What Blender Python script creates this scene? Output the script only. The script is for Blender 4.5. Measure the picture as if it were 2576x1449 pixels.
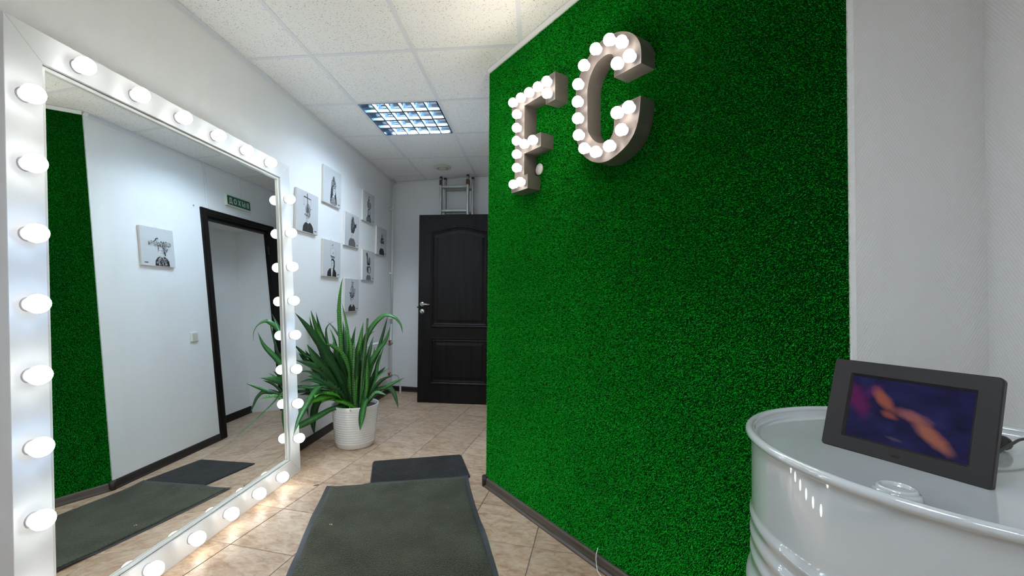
import bpy, math, random
import numpy as np
from mathutils import Vector, Matrix

for _o in list(bpy.data.objects):
    bpy.data.objects.remove(_o, do_unlink=True)
scene = bpy.context.scene
COL = scene.collection
random.seed(7)

# ------------------------------------------------------------------ camera
cam_data = bpy.data.cameras.new('camera')
cam_data.sensor_width = 36.0
cam_data.lens = 14.871
cam_data.shift_x = 0.0193
cam_data.clip_start = 0.05
cam = bpy.data.objects.new('camera', cam_data)
COL.objects.link(cam)
_r, _u, _f = Vector((0.9948, 0.1018, 0.0083)), Vector((-0.0060, -0.0231, 0.9997)), Vector((-0.1020, 0.9945, 0.0224))
_f.normalize()
_r = (_r - _f * _r.dot(_f)).normalized()
_u = _r.cross(_f)
cam.matrix_world = Matrix(((_r.x, _u.x, -_f.x, 0.0), (_r.y, _u.y, -_f.y, 0.0), (_r.z, _u.z, -_f.z, 1.1185), (0, 0, 0, 1)))
scene.camera = cam

# ------------------------------------------------------------------ world, exposure
world = bpy.data.worlds.new('world')
scene.world = world
world.use_nodes = True
world.node_tree.nodes['Background'].inputs[0].default_value = (0.75, 0.85, 1.0, 1)
world.node_tree.nodes['Background'].inputs[1].default_value = 0.05
vs = scene.view_settings
vs.view_transform = 'Standard'
vs.look = 'None'
vs.gamma = 1.0
vs.use_curve_mapping = False
vs.exposure = 1.70
scene.cycles.max_bounces = 6
scene.cycles.diffuse_bounces = 4
scene.cycles.glossy_bounces = 4
scene.cycles.use_light_tree = False

# lamp strengths: mirror, letters, corridor light, and the added fill behind the viewer
MIRROR_BULB = 7.6
LETTER_BULB = 10.0
TUBE = 40.0
TUBE_FILL = 26.0

# room sizes (metres): camera stands over the origin, +Y runs down the corridor
H = 2.497           # ceiling grid height
XL = -1.70          # left wall
XC = -0.283         # right wall of the corridor
XR = 1.122          # wall behind the drum
YB = lambda x: 4.93 - 0.145 * (x + 1.70)    # far wall, slightly skewed
YA = 1.178          # short wall beside the turf
YREAR = -1.72
G0 = Vector((-0.283, 2.527, 0.0))           # far end of the turf wall
GU = Vector((0.622, -0.783, 0.0)).normalized()
GN = Vector((GU.y, -GU.x, 0.0))
GL = 1.734


# ------------------------------------------------------------------ helpers
def link(o, parent=None):
    COL.objects.link(o)
    if parent is not None:
        o.parent = parent
    return o


def tag(o, label=None, cat=None, group=None, kind=None):
    if label:
        o['label'] = label
    if cat:
        o['category'] = cat
    if group:
        o['group'] = group
    if kind:
        o['kind'] = kind
    return o


def thing(name, label, cat, loc=(0, 0, 0), rotz=0.0, group=None, matrix=None, kind=None):
    o = bpy.data.objects.new(name, None)
    o.empty_display_size = 0.05
    COL.objects.link(o)
    if matrix is not None:
        o.matrix_world = matrix
    else:
        o.location = loc
        o.rotation_euler = (0, 0, rotz)
    return tag(o, label, cat, group, kind)


def frame_matrix(origin, ex, ez):
    """local X along ex, local Z along ez, local -Y is the face that looks out"""
    ex = Vector(ex).normalized()
    ez = Vector(ez)
    ez = (ez - ex * ez.dot(ex)).normalized()
    ey = ez.cross(ex)
    return Matrix(((ex.x, ey.x, ez.x, origin[0]), (ex.y, ey.y, ez.y, origin[1]), (ex.z, ey.z, ez.z, origin[2]), (0, 0, 0, 1)))


class MB:
    """collects vertices and faces of one part"""
    def __init__(self):
        self.v, self.f, self.m, self.s = [], [], [], []

    def add(self, vs, fs, mi=0, smooth=False):
        n = len(self.v)
        self.v += [tuple(p) for p in vs]
        self.f += [tuple(i + n for i in f) for f in fs]
        self.m += [mi] * len(fs)
        self.s += [smooth] * len(fs)
        return self

    def box(self, x0, x1, y0, y1, z0, z1, mi=0, ch=0.0):
        if ch <= 0:
            v = [(x, y, z) for z in (z0, z1) for y in (y0, y1) for x in (x0, x1)]
            f = [(0, 2, 3, 1), (4, 5, 7, 6), (0, 1, 5, 4), (2, 6, 7, 3), (0, 4, 6, 2), (1, 3, 7, 5)]
            return self.add(v, f, mi)
        # chamfered box: three boxes' hull made of 24 corner points
        X, Y, Z = (x0, x1), (y0, y1), (z0, z1)
        ix, iy, iz = (x0 + ch, x1 - ch), (y0 + ch, y1 - ch), (z0 + ch, z1 - ch)
        v, idx = [], {}
        for a in (0, 1):
            for b in (0, 1):
                for c in (0, 1):
                    for k, p in enumerate(((X[a], iy[b], iz[c]), (ix[a], Y[b], iz[c]), (ix[a], iy[b], Z[c]))):
                        idx[(a, b, c, k)] = len(v)
                        v.append(p)
        f = []
        for a in (0, 1):
            q = [idx[(a, b, c, 0)] for b, c in ((0, 0), (1, 0), (1, 1), (0, 1))]
            f.append(q if a else q[::-1])
            q = [idx[(b, a, c, 1)] for b, c in ((0, 0), (0, 1), (1, 1), (1, 0))]
            f.append(q if a else q[::-1])
            q = [idx[(b, c, a, 2)] for b, c in ((0, 0), (1, 0), (1, 1), (0, 1))]
            f.append(q if a else q[::-1])
        for a in (0, 1):
            for b in (0, 1):
                f.append([idx[(a, b, 0, 0)], idx[(a, b, 1, 0)], idx[(a, b, 1, 1)], idx[(a, b, 0, 1)]])
                f.append([idx[(a, 0, b, 0)], idx[(a, 1, b, 0)], idx[(a, 1, b, 2)], idx[(a, 0, b, 2)]])
                f.append([idx[(0, a, b, 1)], idx[(1, a, b, 1)], idx[(1, a, b, 2)], idx[(0, a, b, 2)]])
                for c in (0, 1):
                    f.append([idx[(a, b, c, 0)], idx[(a, b, c, 1)], idx[(a, b, c, 2)]])
        return self.add(v, f, mi)

    def prism(self, poly, d0, d1, axis='z', mi=0, smooth=False, cap0=True, cap1=True):
        """poly (a, b) pushed along an axis between d0 and d1; axis y: (x, z) outline"""
        n = len(poly)
        mk = {'z': lambda a, b, d: (a, b, d), 'y': lambda a, b, d: (a, d, b), 'x': lambda a, b, d: (d, a, b)}[axis]
        v = [mk(a, b, d0) for a, b in poly] + [mk(a, b, d1) for a, b in poly]
        self.add(v, [(i, (i + 1) % n, n + (i + 1) % n, n + i) for i in range(n)], mi, smooth)
        caps = []
        if cap0:
            caps.append(tuple(range(n))[::-1])
        if cap1:
            caps.append(tuple(range(n, 2 * n)))
        m = len(self.v) - 2 * n
        for c in caps:
            self.f.append(tuple(i + m for i in c))
            self.m.append(mi)
            self.s.append(False)
        return self

    def ring(self, outer, inner, d_out, d_in, axis='y', mi=0, smooth=False):
        """strip between two outlines with the same number of points"""
        n = len(outer)
        mk = {'z': lambda a, b, d: (a, b, d), 'y': lambda a, b, d: (a, d, b)}[axis]
        v = [mk(a, b, d_out) for a, b in outer] + [mk(a, b, d_in) for a, b in inner]
        return self.add(v, [(i, (i + 1) % n, n + (i + 1) % n, n + i) for i in range(n)], mi, smooth)

    def fill(self, poly, d, axis='y', mi=0):
        mk = {'z': lambda a, b: (a, b, d), 'y': lambda a, b: (a, d, b), 'x': lambda a, b: (d, a, b)}[axis]
        return self.add([mk(a, b) for a, b in poly], [tuple(range(len(poly)))], mi)

    def lathe(self, prof, c=(0, 0, 0), seg=24, axis='z', mi=0, smooth=True, close=False):
        """prof: (radius, height) pairs turned about an axis through c"""
        n = len(prof)
        v = []
        for k in range(seg):
            a = 2 * math.pi * k / seg
            for r, h in prof:
                p = (r * math.cos(a), r * math.sin(a), h)
                if axis == 'y':      # height runs along -Y (out of a front face)
                    p = (p[0], -p[2], p[1])
                elif axis == 'x':
                    p = (p[2], p[0], p[1])
                v.append((p[0] + c[0], p[1] + c[1], p[2] + c[2]))
        f = []
        for k in range(seg):
            a, b = k * n, ((k + 1) % seg) * n
            for i in range(n - 1 + (1 if close else 0)):
                j = (i + 1) % n
                f.append((a + i, b + i, b + j, a + j))
        return self.add(v, f, mi, smooth)

    def tube(self, pts, r, seg=8, mi=0, smooth=True, caps=True):
        pts = [Vector(p) for p in pts]
        n = len(pts)
        rr = r if isinstance(r, (list, tuple)) else [r] * n
        v = []
        ref = Vector((0.13, 0.21, 0.97))
        for i, p in enumerate(pts):
            t = (pts[min(i + 1, n - 1)] - pts[max(i - 1, 0)]).normalized()
            a = t.cross(ref)
            if a.length < 0.05:
                a = t.cross(Vector((1, 0, 0)))
            a.normalize()
            b = t.cross(a)
            for k in range(seg):
                w = 2 * math.pi * k / seg
                v.append(p + (a * math.cos(w) + b * math.sin(w)) * rr[i])
        f = []
        for i in range(n - 1):
            for k in range(seg):
                f.append((i * seg + k, i * seg + (k + 1) % seg, (i + 1) * seg + (k + 1) % seg, (i + 1) * seg + k))
        self.add(v, f, mi, smooth)
        if caps:
            m = len(self.v) - n * seg
            for c in (tuple(range(seg))[::-1], tuple(range((n - 1) * seg, n * seg))):
                self.f.append(tuple(i + m for i in c))
                self.m.append(mi)
                self.s.append(False)
        return self

    def mesh(self, name, mats):
        me = bpy.data.meshes.new(name)
        me.from_pydata(self.v, [], self.f)
        for m in (mats if isinstance(mats, (list, tuple)) else [mats]):
            me.materials.append(m)
        me.polygons.foreach_set('material_index', self.m)
        me.polygons.foreach_set('use_smooth', self.s)
        me.update()
        return me

    def build(self, name, mats, parent=None, fix=True):
        me = self.mesh(name, mats)
        if fix:
            import bmesh
            bm = bmesh.new()
            bm.from_mesh(me)
            bmesh.ops.recalc_face_normals(bm, faces=bm.faces)
            bm.to_mesh(me)
            bm.free()
        return link(bpy.data.objects.new(name, me), parent)


def smooth_path(pts, per=6, closed=False):
    """Catmull-Rom through the points"""
    P = [Vector(p) for p in pts]
    n = len(P)
    out = []
    for i in range(n if closed else n - 1):
        if closed:
            a, b, c, d = P[i - 1], P[i], P[(i + 1) % n], P[(i + 2) % n]
        else:
            a, b, c, d = P[max(i - 1, 0)], P[i], P[i + 1], P[min(i + 2, n - 1)]
        for k in range(per):
            t = k / per
            out.append(0.5 * ((2 * b) + (c - a) * t + (2 * a - 5 * b + 4 * c - d) * t * t + (3 * b - a - 3 * c + d) * t ** 3))
    if not closed:
        out.append(P[-1])
    return out


def offset_poly(poly, d):
    """move a counter-clockwise outline inwards by d"""
    n = len(poly)
    out = []
    for i in range(n):
        p0, p1, p2 = Vector(poly[i - 1]), Vector(poly[i]), Vector(poly[(i + 1) % n])
        e0, e1 = (p1 - p0).normalized(), (p2 - p1).normalized()
        n0, n1 = Vector((-e0.y, e0.x)), Vector((-e1.y, e1.x))
        m = (n0 + n1)
        m = m / max(m.dot(n0), 0.2) if m.length > 1e-6 else n0
        out.append(tuple(p1 + m * d))
    return out


def round_rect(x0, x1, y0, y1, r, k=4):
    out = []
    for cx, cy, a0 in ((x1 - r, y0 + r, -90), (x1 - r, y1 - r, 0), (x0 + r, y1 - r, 90), (x0 + r, y0 + r, 180)):
        for i in range(k + 1):
            a = math.radians(a0 + 90 * i / k)
            out.append((cx + r * math.cos(a), cy + r * math.sin(a)))
    return out


def extrude_profile(mb, prof, p0, p1, nrm, mi=0):
    """prof: (out, up) outline carried from p0 to p1; nrm points into the room"""
    p0, p1, nrm = Vector(p0), Vector(p1), Vector(nrm).normalized()
    n = len(prof)
    v = [p + nrm * a + Vector((0, 0, b)) for p in (p0, p1) for a, b in prof]
    f = [(i, (i + 1) % n, n + (i + 1) % n, n + i) for i in range(n)] + [tuple(range(n))[::-1], tuple(range(n, 2 * n))]
    return mb.add(v, f, mi)


def clip_poly(poly, rect):
    x0, x1, y0, y1 = rect

    def cut(ps, inside, inter):
        out = []
        for i in range(len(ps)):
            a, b = ps[i - 1], ps[i]
            if inside(b):
                if not inside(a):
                    out.append(inter(a, b))
                out.append(b)
            elif inside(a):
                out.append(inter(a, b))
        return out

    def ix(x):
        return lambda a, b: (x, a[1] + (b[1] - a[1]) * (x - a[0]) / (b[0] - a[0]))

    def iy(y):
        return lambda a, b: (a[0] + (b[0] - a[0]) * (y - a[1]) / (b[1] - a[1]), y)
    for ins, it in ((lambda p: p[0] >= x0, ix(x0)), (lambda p: p[0] <= x1, ix(x1)), (lambda p: p[1] >= y0, iy(y0)), (lambda p: p[1] <= y1, iy(y1))):
        if poly:
            poly = cut(poly, ins, it)
    return poly


# ------------------------------------------------------------------ materials
class NT:
    def __init__(self, name):
        self.mat = bpy.data.materials.new(name)
        self.mat.use_nodes = True
        self.nt = self.mat.node_tree
        self.b = self.nt.nodes['Principled BSDF']

    def n(self, t, **kw):
        nd = self.nt.nodes.new(t)
        for k, v in kw.items():
            if k.startswith('i_'):
                key = k[2:]
                key = int(key) if key.isdigit() else key.replace('_', ' ')
                if isinstance(v, tuple) and len(v) == 2 and hasattr(v[0], 'outputs'):
                    self.nt.links.new(v[0].outputs[v[1]], nd.inputs[key])
                else:
                    nd.inputs[key].default_value = v
            else:
                setattr(nd, k, v)
        return nd

    def math(self, op, a, b=None, c=None, clamp=False):
        nd = self.nt.nodes.new('ShaderNodeMath')
        nd.operation = op
        nd.use_clamp = clamp
        for i, v in enumerate((a, b, c)):
            if v is None:
                continue
            if isinstance(v, tuple):
                self.nt.links.new(v[0].outputs[v[1]], nd.inputs[i])
            else:
                nd.inputs[i].default_value = v
        return (nd, 0)

    def ramp(self, src, stops, interp='LINEAR'):
        nd = self.nt.nodes.new('ShaderNodeValToRGB')
        nd.color_ramp.interpolation = interp
        e = nd.color_ramp.elements
        while len(e) < len(stops):
            e.new(0.5)
        for k, (p, c) in enumerate(stops):
            e[k].position = p
            e[k].color = (*c, 1) if len(c) == 3 else c
        self.nt.links.new(src[0].outputs[src[1]], nd.inputs[0])
        return (nd, 0)

    def mix(self, fac, a, b, mode='MIX'):
        nd = self.nt.nodes.new('ShaderNodeMix')
        nd.data_type = 'RGBA'
        nd.blend_type = mode
        for key, v in ((0, fac), (6, a), (7, b)):
            if isinstance(v, tuple) and hasattr(v[0], 'outputs'):
                self.nt.links.new(v[0].outputs[v[1]], nd.inputs[key])
            elif key == 0:
                nd.inputs[0].default_value = v
            else:
                nd.inputs[key].default_value = (*v, 1)
        return (nd, 2)

    def set(self, key, v):
        if isinstance(v, tuple) and len(v) == 2 and hasattr(v[0], 'outputs'):
            self.nt.links.new(v[0].outputs[v[1]], self.b.inputs[key])
        elif isinstance(v, tuple) and len(v) == 3:
            self.b.inputs[key].default_value = (*v, 1)
        else:
            self.b.inputs[key].default_value = v
        return self

    def bump(self, h, strength=0.3, dist=0.002):
        nd = self.nt.nodes.new('ShaderNodeBump')
        nd.inputs['Strength'].default_value = strength
        nd.inputs['Distance'].default_value = dist
        self.nt.links.new(h[0].outputs[h[1]], nd.inputs['Height'])
        self.nt.links.new(nd.outputs[0], self.b.inputs['Normal'])
        return self

    def coord(self, kind='Object'):
        return (self.n('ShaderNodeTexCoord'), kind)

    def noise(self, src, scale, detail=3.0, rough=0.55, out=0):
        nd = self.n('ShaderNodeTexNoise', i_Scale=scale, i_Detail=detail, i_Roughness=rough)
        if src:
            self.nt.links.new(src[0].outputs[src[1]], nd.inputs['Vector'])
        return (nd, out)


def plain(name, col, rough=0.5, metal=0.0, spec=0.5, grain=0.0, scale=60.0, coat=0.0):
    m = NT(name)
    if grain > 0:
        nz = m.noise(m.coord(), scale)
        d = tuple(c * (1 - grain) for c in col)
        l = tuple(min(1.0, c * (1 + grain)) for c in col)
        m.set('Base Color', m.ramp(nz, [(0.3, d), (0.7, l)]))
    else:
        m.set('Base Color', col)
    m.set('Roughness', rough).set('Metallic', metal).set('Specular IOR Level', spec)
    if coat:
        m.set('Coat Weight', coat).set('Coat Roughness', 0.06)
    return m.mat


def emit(name, col, strength):
    m = NT(name)
    m.set('Base Color', (0.8, 0.8, 0.8)).set('Emission Color', col).set('Emission Strength', strength).set('Roughness', 0.4)
    return m.mat


def wallpaper(name, col, strength=0.14):
    m = NT(name)
    sep = m.n('ShaderNodeSeparateXYZ')
    c = m.coord()
    m.nt.links.new(c[0].outputs[c[1]], sep.inputs[0])
    h = m.math('ADD', (sep, 0), (sep, 1))
    saw = m.math('PINGPONG', h, 0.17)
    t = m.math('ADD', (sep, 2), m.math('MULTIPLY', saw, 1.6))
    nz = m.noise(c, 40.0, 2.0)
    t = m.math('ADD', t, m.math('MULTIPLY', nz, 0.006))
    w = m.math('SINE', m.math('MULTIPLY', t, 2 * math.pi / 0.0125))
    fine = m.noise(c, 260.0, 2.0)
    hgt = m.math('ADD', w, m.math('MULTIPLY', fine, 1.2))
    m.bump(hgt, strength, 0.0016)
    big = m.noise(c, 1.3, 2.0)
    m.set('Base Color', m.ramp(big, [(0.3, tuple(x * 0.97 for x in col)), (0.7, col)]))
    m.set('Roughness', 0.62).set('Specular IOR Level', 0.3)
    return m.mat


M = {}
M['wall'] = wallpaper('wallpaper_white', (0.84, 0.84, 0.83))
M['plain_white'] = plain('paint_white', (0.78, 0.78, 0.77), 0.5)
M['tbar'] = plain('grid_metal_white', (0.76, 0.77, 0.80), 0.45)
M['slab'] = plain('slab_grey', (0.3, 0.3, 0.3), 0.9)


def ceiling_tile_mat():
    m = NT('mineral_fibre_tile')
    info = m.n('ShaderNodeObjectInfo')
    tc = m.coord()
    off = m.n('ShaderNodeVectorMath', operation='ADD')
    m.nt.links.new(tc[0].outputs[tc[1]], off.inputs[0])
    cmb = m.n('ShaderNodeCombineXYZ')
    s = m.math('MULTIPLY', (info, 'Random'), 37.0)
    m.nt.links.new(s[0].outputs[0], cmb.inputs[0])
    m.nt.links.new(s[0].outputs[0], cmb.inputs[1])
    m.nt.links.new(cmb.outputs[0], off.inputs[1])
    spots = None
    for ang, sc, r, st in ((0.5, 62.0, 0.19, 2.4), (2.0, 75.0, 0.17, 2.0), (1.2, 115.0, 0.18, 1.3)):
        mp = m.n('ShaderNodeMapping')
        mp.inputs['Rotation'].default_value = (0, 0, ang)
        mp.inputs['Scale'].default_value = (sc, sc * st, 1.0)
        m.nt.links.new(off.outputs[0], mp.inputs[0])
        vo = m.n('ShaderNodeTexVoronoi', i_Scale=1.0)
        m.nt.links.new(mp.outputs[0], vo.inputs['Vector'])
        sc_ = m.n('ShaderNodeSeparateColor', i_0=(vo, 'Color'))
        keep = m.math('GREATER_THAN', (sc_, 0), 0.66)
        d = m.math('MULTIPLY', m.math('LESS_THAN', (vo, 'Distance'), r), keep)
        spots = d if spots is None else m.math('MAXIMUM', spots, d)
    m.set('Base Color', m.mix(spots, (0.88, 0.87, 0.85), (0.20, 0.19, 0.17)))
    fine = m.noise((off, 0), 180.0, 3.0)
    m.bump(m.math('SUBTRACT', m.math('MULTIPLY', fine, 0.4), spots), 0.35, 0.002)
    m.set('Roughness', 0.9).set('Specular IOR Level', 0.15)
    return m.mat


M['ctile'] = ceiling_tile_mat()


def floor_tile_mat():
    m = NT('ceramic_beige_tile')
    info = m.n('ShaderNodeObjectInfo')
    tc = m.coord()
    off = m.n('ShaderNodeVectorMath', operation='ADD')
    m.nt.links.new(tc[0].outputs[tc[1]], off.inputs[0])
    cmb = m.n('ShaderNodeCombineXYZ')
    s = m.math('MULTIPLY', (info, 'Random'), 51.0)
    m.nt.links.new(s[0].outputs[0], cmb.inputs[0])
    m.nt.links.new(s[0].outputs[0], cmb.inputs[2])
    m.nt.links.new(cmb.outputs[0], off.inputs[1])
    mp = m.n('ShaderNodeMapping')
    mp.inputs['Scale'].default_value = (1.0, 1.7, 1.0)
    m.nt.links.new(off.outputs[0], mp.inputs[0])
    a = m.noise((mp, 0), 6.5, 6.0, 0.62)
    b = m.noise((mp, 0), 17.0, 8.0, 0.68)
    nd = b[0]
    nd.inputs['Distortion'].default_value = 0.9
    base = m.ramp(a, [(0.32, (0.37, 0.225, 0.135)), (0.5, (0.52, 0.365, 0.245)), (0.66, (0.59, 0.455, 0.335))])
    vein = m.ramp(b, [(0.36, (0.20, 0.095, 0.045)), (0.48, (0.48, 0.315, 0.205)), (0.6, (0.70, 0.58, 0.44))])
    col = m.mix(0.4, base, vein)
    tone = m.math('ADD', m.math('MULTIPLY', (info, 'Random'), 0.14), 0.90)
    cm = m.n('ShaderNodeCombineColor', i_0=tone, i_1=tone, i_2=tone)
    m.set('Base Color', m.mix(1.0, col, (cm, 0), 'MULTIPLY'))
    m.set('Roughness', m.math('ADD', m.math('MULTIPLY', b, 0.2), 0.34))
    fine = m.noise((mp, 0), 120.0, 3.0)
    m.bump(m.math('ADD', b, m.math('MULTIPLY', fine, 0.5)), 0.12, 0.003)
    m.set('Specular IOR Level', 0.45)
    return m.mat


M['ftile'] = floor_tile_mat()
M['grout'] = plain('grout_dark', (0.16, 0.14, 0.125), 0.9)


def wood(name, c0, c1, rough=0.45, sx=3.0, sz=120.0):
    m = NT(name)
    mp = m.n('ShaderNodeMapping')
    mp.inputs['Scale'].default_value = (sx, sx, sz)
    tc = m.coord()
    m.nt.links.new(tc[0].outputs[tc[1]], mp.inputs[0])
    nz = m.noise((mp, 0), 1.0, 5.0, 0.6)
    m.set('Base Color', m.ramp(nz, [(0.32, c0), (0.68, c1)])).set('Roughness', rough)
    m.bump(nz, 0.2, 0.001)
    return m.mat


M['base_dark'] = wood('baseboard_dark_brown', (0.010, 0.008, 0.007), (0.032, 0.025, 0.022))
M['base_brown'] = wood('baseboard_grey_brown', (0.045, 0.033, 0.027), (0.13, 0.105, 0.09))
M['door_black'] = None


def door_mat():
    m = NT('black_lacquer')
    mp = m.n('ShaderNodeMapping')
    mp.inputs['Scale'].default_value = (30.0, 30.0, 2.0)
    tc = m.coord()
    m.nt.links.new(tc[0].outputs[tc[1]], mp.inputs[0])
    nz = m.noise((mp, 0), 1.0, 4.0)
    m.set('Base Color', m.ramp(nz, [(0.3, (0.006, 0.005, 0.005)), (0.75, (0.014, 0.012, 0.011))]))
    big = m.noise(tc, 5.0, 3.0)
    m.set('Roughness', m.math('ADD', m.math('MULTIPLY', big, 0.2), 0.38)).set('Specular IOR Level', 0.18)
    m.bump(nz, 0.08, 0.001)
    return m.mat


M['door_black'] = door_mat()
M['frame_white'] = plain('mirror_frame_white', (0.72, 0.725, 0.73), 0.32, grain=0.01, scale=8.0)
M['bead_white'] = plain('bead_white', (0.76, 0.77, 0.74), 0.35)
M['dark_gap'] = plain('dark_gap', (0.02, 0.018, 0.016), 0.7)
mg = NT('mirror_silver')
mg.set('Base Color', (0.90, 0.93, 0.925)).set('Metallic', 1.0).set('Roughness', 0.0)
M['glass_mirror'] = mg.mat
M['bulb_cool'] = emit('bulb_cool', (0.46, 0.68, 1.0), MIRROR_BULB)
M['bulb_neutral'] = emit('bulb_neutral', (0.95, 1.0, 0.98), MIRROR_BULB)
M['bulb_soft'] = emit('bulb_soft', (1.0, 0.985, 0.91), MIRROR_BULB * 0.55)
M['bulb_warm'] = emit('bulb_warm', (1.0, 0.88, 0.76), LETTER_BULB)
M['bulb_base'] = emit('bulb_base_white', (1.0, 0.99, 0.97), 0.42)
M['socket'] = plain('socket_grey', (0.42, 0.43, 0.44), 0.45)
M['letter_face'] = plain('letter_grey', (0.125, 0.108, 0.103), 0.45, metal=0.15, grain=0.06, scale=20.0)
M['drum'] = None


def drum_mat():
    m = NT('drum_gloss_white')
    nz = m.noise(m.coord(), 5.0, 4.0)
    m.set('Base Color', m.ramp(nz, [(0.3, (0.50, 0.545, 0.56)), (0.7, (0.55, 0.595, 0.61))]))
    m.set('Roughness', 0.25).set('Specular IOR Level', 0.25).set('Coat Weight', 1.0).set('Coat Roughness', 0.015).set('Coat IOR', 1.85)
    return m.mat


M['drum'] = drum_mat()
M['black_plastic'] = plain('black_plastic', (0.016, 0.0145, 0.015), 0.45, grain=0.15, scale=300.0)
M['black_gloss'] = plain('black_gloss', (0.008, 0.008, 0.008), 0.15)
M['pot'] = plain('pot_white_glaze', (0.78, 0.78, 0.76), 0.18, coat=0.4)
M['soil'] = plain('soil_brown', (0.035, 0.025, 0.017), 0.95, grain=0.5, scale=120.0)
M['alu'] = plain('aluminium_satin', (0.40, 0.40, 0.375), 0.40, metal=0.85, grain=0.12, scale=25.0)
M['alu_bright'] = plain('aluminium_polished', (0.24, 0.34, 0.46), 0.14, metal=1.0)
M['alu_blade'] = plain('aluminium_blade', (0.14, 0.185, 0.22), 0.4, metal=0.5)
M['chrome'] = plain('chrome_steel', (0.75, 0.75, 0.70), 0.14, metal=1.0)
M['brown_clip'] = plain('brown_clip', (0.07, 0.035, 0.02), 0.5)
M['blue_sticker'] = plain('dark_blue_sticker', (0.02, 0.02, 0.06), 0.4)
M['rubber'] = plain('rubber_grey', (0.045, 0.048, 0.055), 0.5, grain=0.15, scale=40.0)
M['radiator'] = plain('radiator_white', (0.74, 0.75, 0.74), 0.3)
M['pipe'] = plain('pipe_white', (0.72, 0.74, 0.74), 0.35)
M['brass'] = plain('valve_brass', (0.45, 0.40, 0.33), 0.35, metal=0.8)
M['red'] = plain('red_handle', (0.42, 0.015, 0.015), 0.35)
M['cream'] = plain('cream_plastic', (0.70, 0.70, 0.58), 0.4)
M['vent_cream'] = plain('vent_cream', (0.56, 0.55, 0.44), 0.45)
M['canvas_side'] = plain('canvas_edge', (0.75, 0.72, 0.67), 0.7, grain=0.05, scale=500.0)
M['crumb'] = plain('crumb_beige', (0.6, 0.5, 0.36), 0.8)
M['straw'] = plain('dry_leaf_straw', (0.50, 0.40, 0.24), 0.8)
M['wire_white'] = plain('wire_white', (0.75, 0.74, 0.72), 0.4)
M['sign_green'] = plain('sign_green', (0.005, 0.11, 0.06), 0.4)
M['sign_letter'] = plain('sign_letter', (0.62, 0.60, 0.53), 0.5)


def canvas_mat():
    m = NT('print_canvas')
    at = m.n('ShaderNodeAttribute', attribute_name='shade')
    w = m.noise(m.coord(), 700.0, 1.0)
    nz = m.noise(m.coord(), 90.0, 3.0)
    v = m.math('MULTIPLY', (at, 'Fac'), m.math('ADD', m.math('MULTIPLY', nz, 0.24), 0.88))
    v2 = m.math('MULTIPLY', v, 0.99)
    cm = m.n('ShaderNodeCombineColor', i_0=v2, i_1=v, i_2=v)
    m.set('Base Color', (cm, 0)).set('Roughness', 0.6).set('Specular IOR Level', 0.25)
    m.bump(w, 0.08, 0.0005)
    return m.mat


M['print'] = canvas_mat()


def pile_mat(name, c0, c1, scale, strength, dist):
    m = NT(name)
    tc = m.coord()
    a = m.noise(tc, scale, 2.0)
    b = m.noise(tc, 5.0, 3.0)
    col = m.ramp(a, [(0.3, c0), (0.7, c1)])
    m.set('Base Color', m.mix(0.35, col, m.ramp(b, [(0.35, c0), (0.65, c1)])))
    m.set('Roughness', 0.95).set('Specular IOR Level', 0.1).set('Sheen Weight', 0.15)
    m.bump(a, strength, dist)
    return m.mat


M['mat_olive'] = pile_mat('mat_olive_pile', (0.014, 0.016, 0.009), (0.094, 0.102, 0.066), 150.0, 1.0, 0.008)
M['mat_dark'] = pile_mat('mat_charcoal_fibre', (0.008, 0.0085, 0.009), (0.050, 0.052, 0.054), 300.0, 0.7, 0.003)


def turf_mat():
    m = NT('turf_blade_green')
    g = m.n('ShaderNodeNewGeometry')
    big = m.noise(m.coord(), 2.2, 3.0)
    col = m.ramp((g, 'Random Per Island'), [(0.0, (0.004, 0.32, 0.014)), (0.35, (0.007, 0.60, 0.028)), (0.8, (0.016, 0.80, 0.045)), (0.985, (0.06, 0.88, 0.10)), (1.0, (0.45, 0.92, 0.50))])
    tint = m.ramp(big, [(0.35, (0.82, 0.86, 0.82)), (0.65, (1.0, 1.0, 1.0))])
    m.set('Base Color', m.mix(1.0, col, tint, 'MULTIPLY')).set('Roughness', 0.42).set('Specular IOR Level', 0.2)
    return m.mat


M['turf'] = turf_mat()
M['turf_back'] = plain('turf_backing', (0.0006, 0.022, 0.002), 0.95, spec=0.03)


def leaf_mat(name, dark, light, bands=0.0, edge=None, rough=0.42):
    m = NT(name)
    uv = m.n('ShaderNodeUVMap', uv_map='UVMap')
    sep = m.n('ShaderNodeSeparateXYZ')
    m.nt.links.new(uv.outputs[0], sep.inputs[0])
    tc = m.coord()
    nz = m.noise(tc, 60.0, 4.0, 0.7)
    if bands > 0:
        ac = m.math('ABSOLUTE', m.math('SUBTRACT', (sep, 0), 0.5))
        t = m.math('ADD', m.math('MULTIPLY', (sep, 1), 2 * math.pi / bands), m.math('MULTIPLY', nz, 11.0))
        t = m.math('ADD', t, m.math('MULTIPLY', ac, 5.0))
        w = m.math('ADD', m.math('MULTIPLY', m.math('SINE', t), 0.5), 0.5)
        col = m.ramp(w, [(0.25, dark), (0.62, light)])
    else:
        col = m.ramp(nz, [(0.3, dark), (0.75, light)])
    mid = m.math('LESS_THAN', m.math('ABSOLUTE', m.math('SUBTRACT', (sep, 0), 0.5)), 0.05)
    col = m.mix(m.math('MULTIPLY', mid, 0.25), col, tuple(min(1, c * 1.8) for c in light))
    m.set('Base Color', col).set('Roughness', rough).set('Specular IOR Level', 0.45)
    return m.mat


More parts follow.
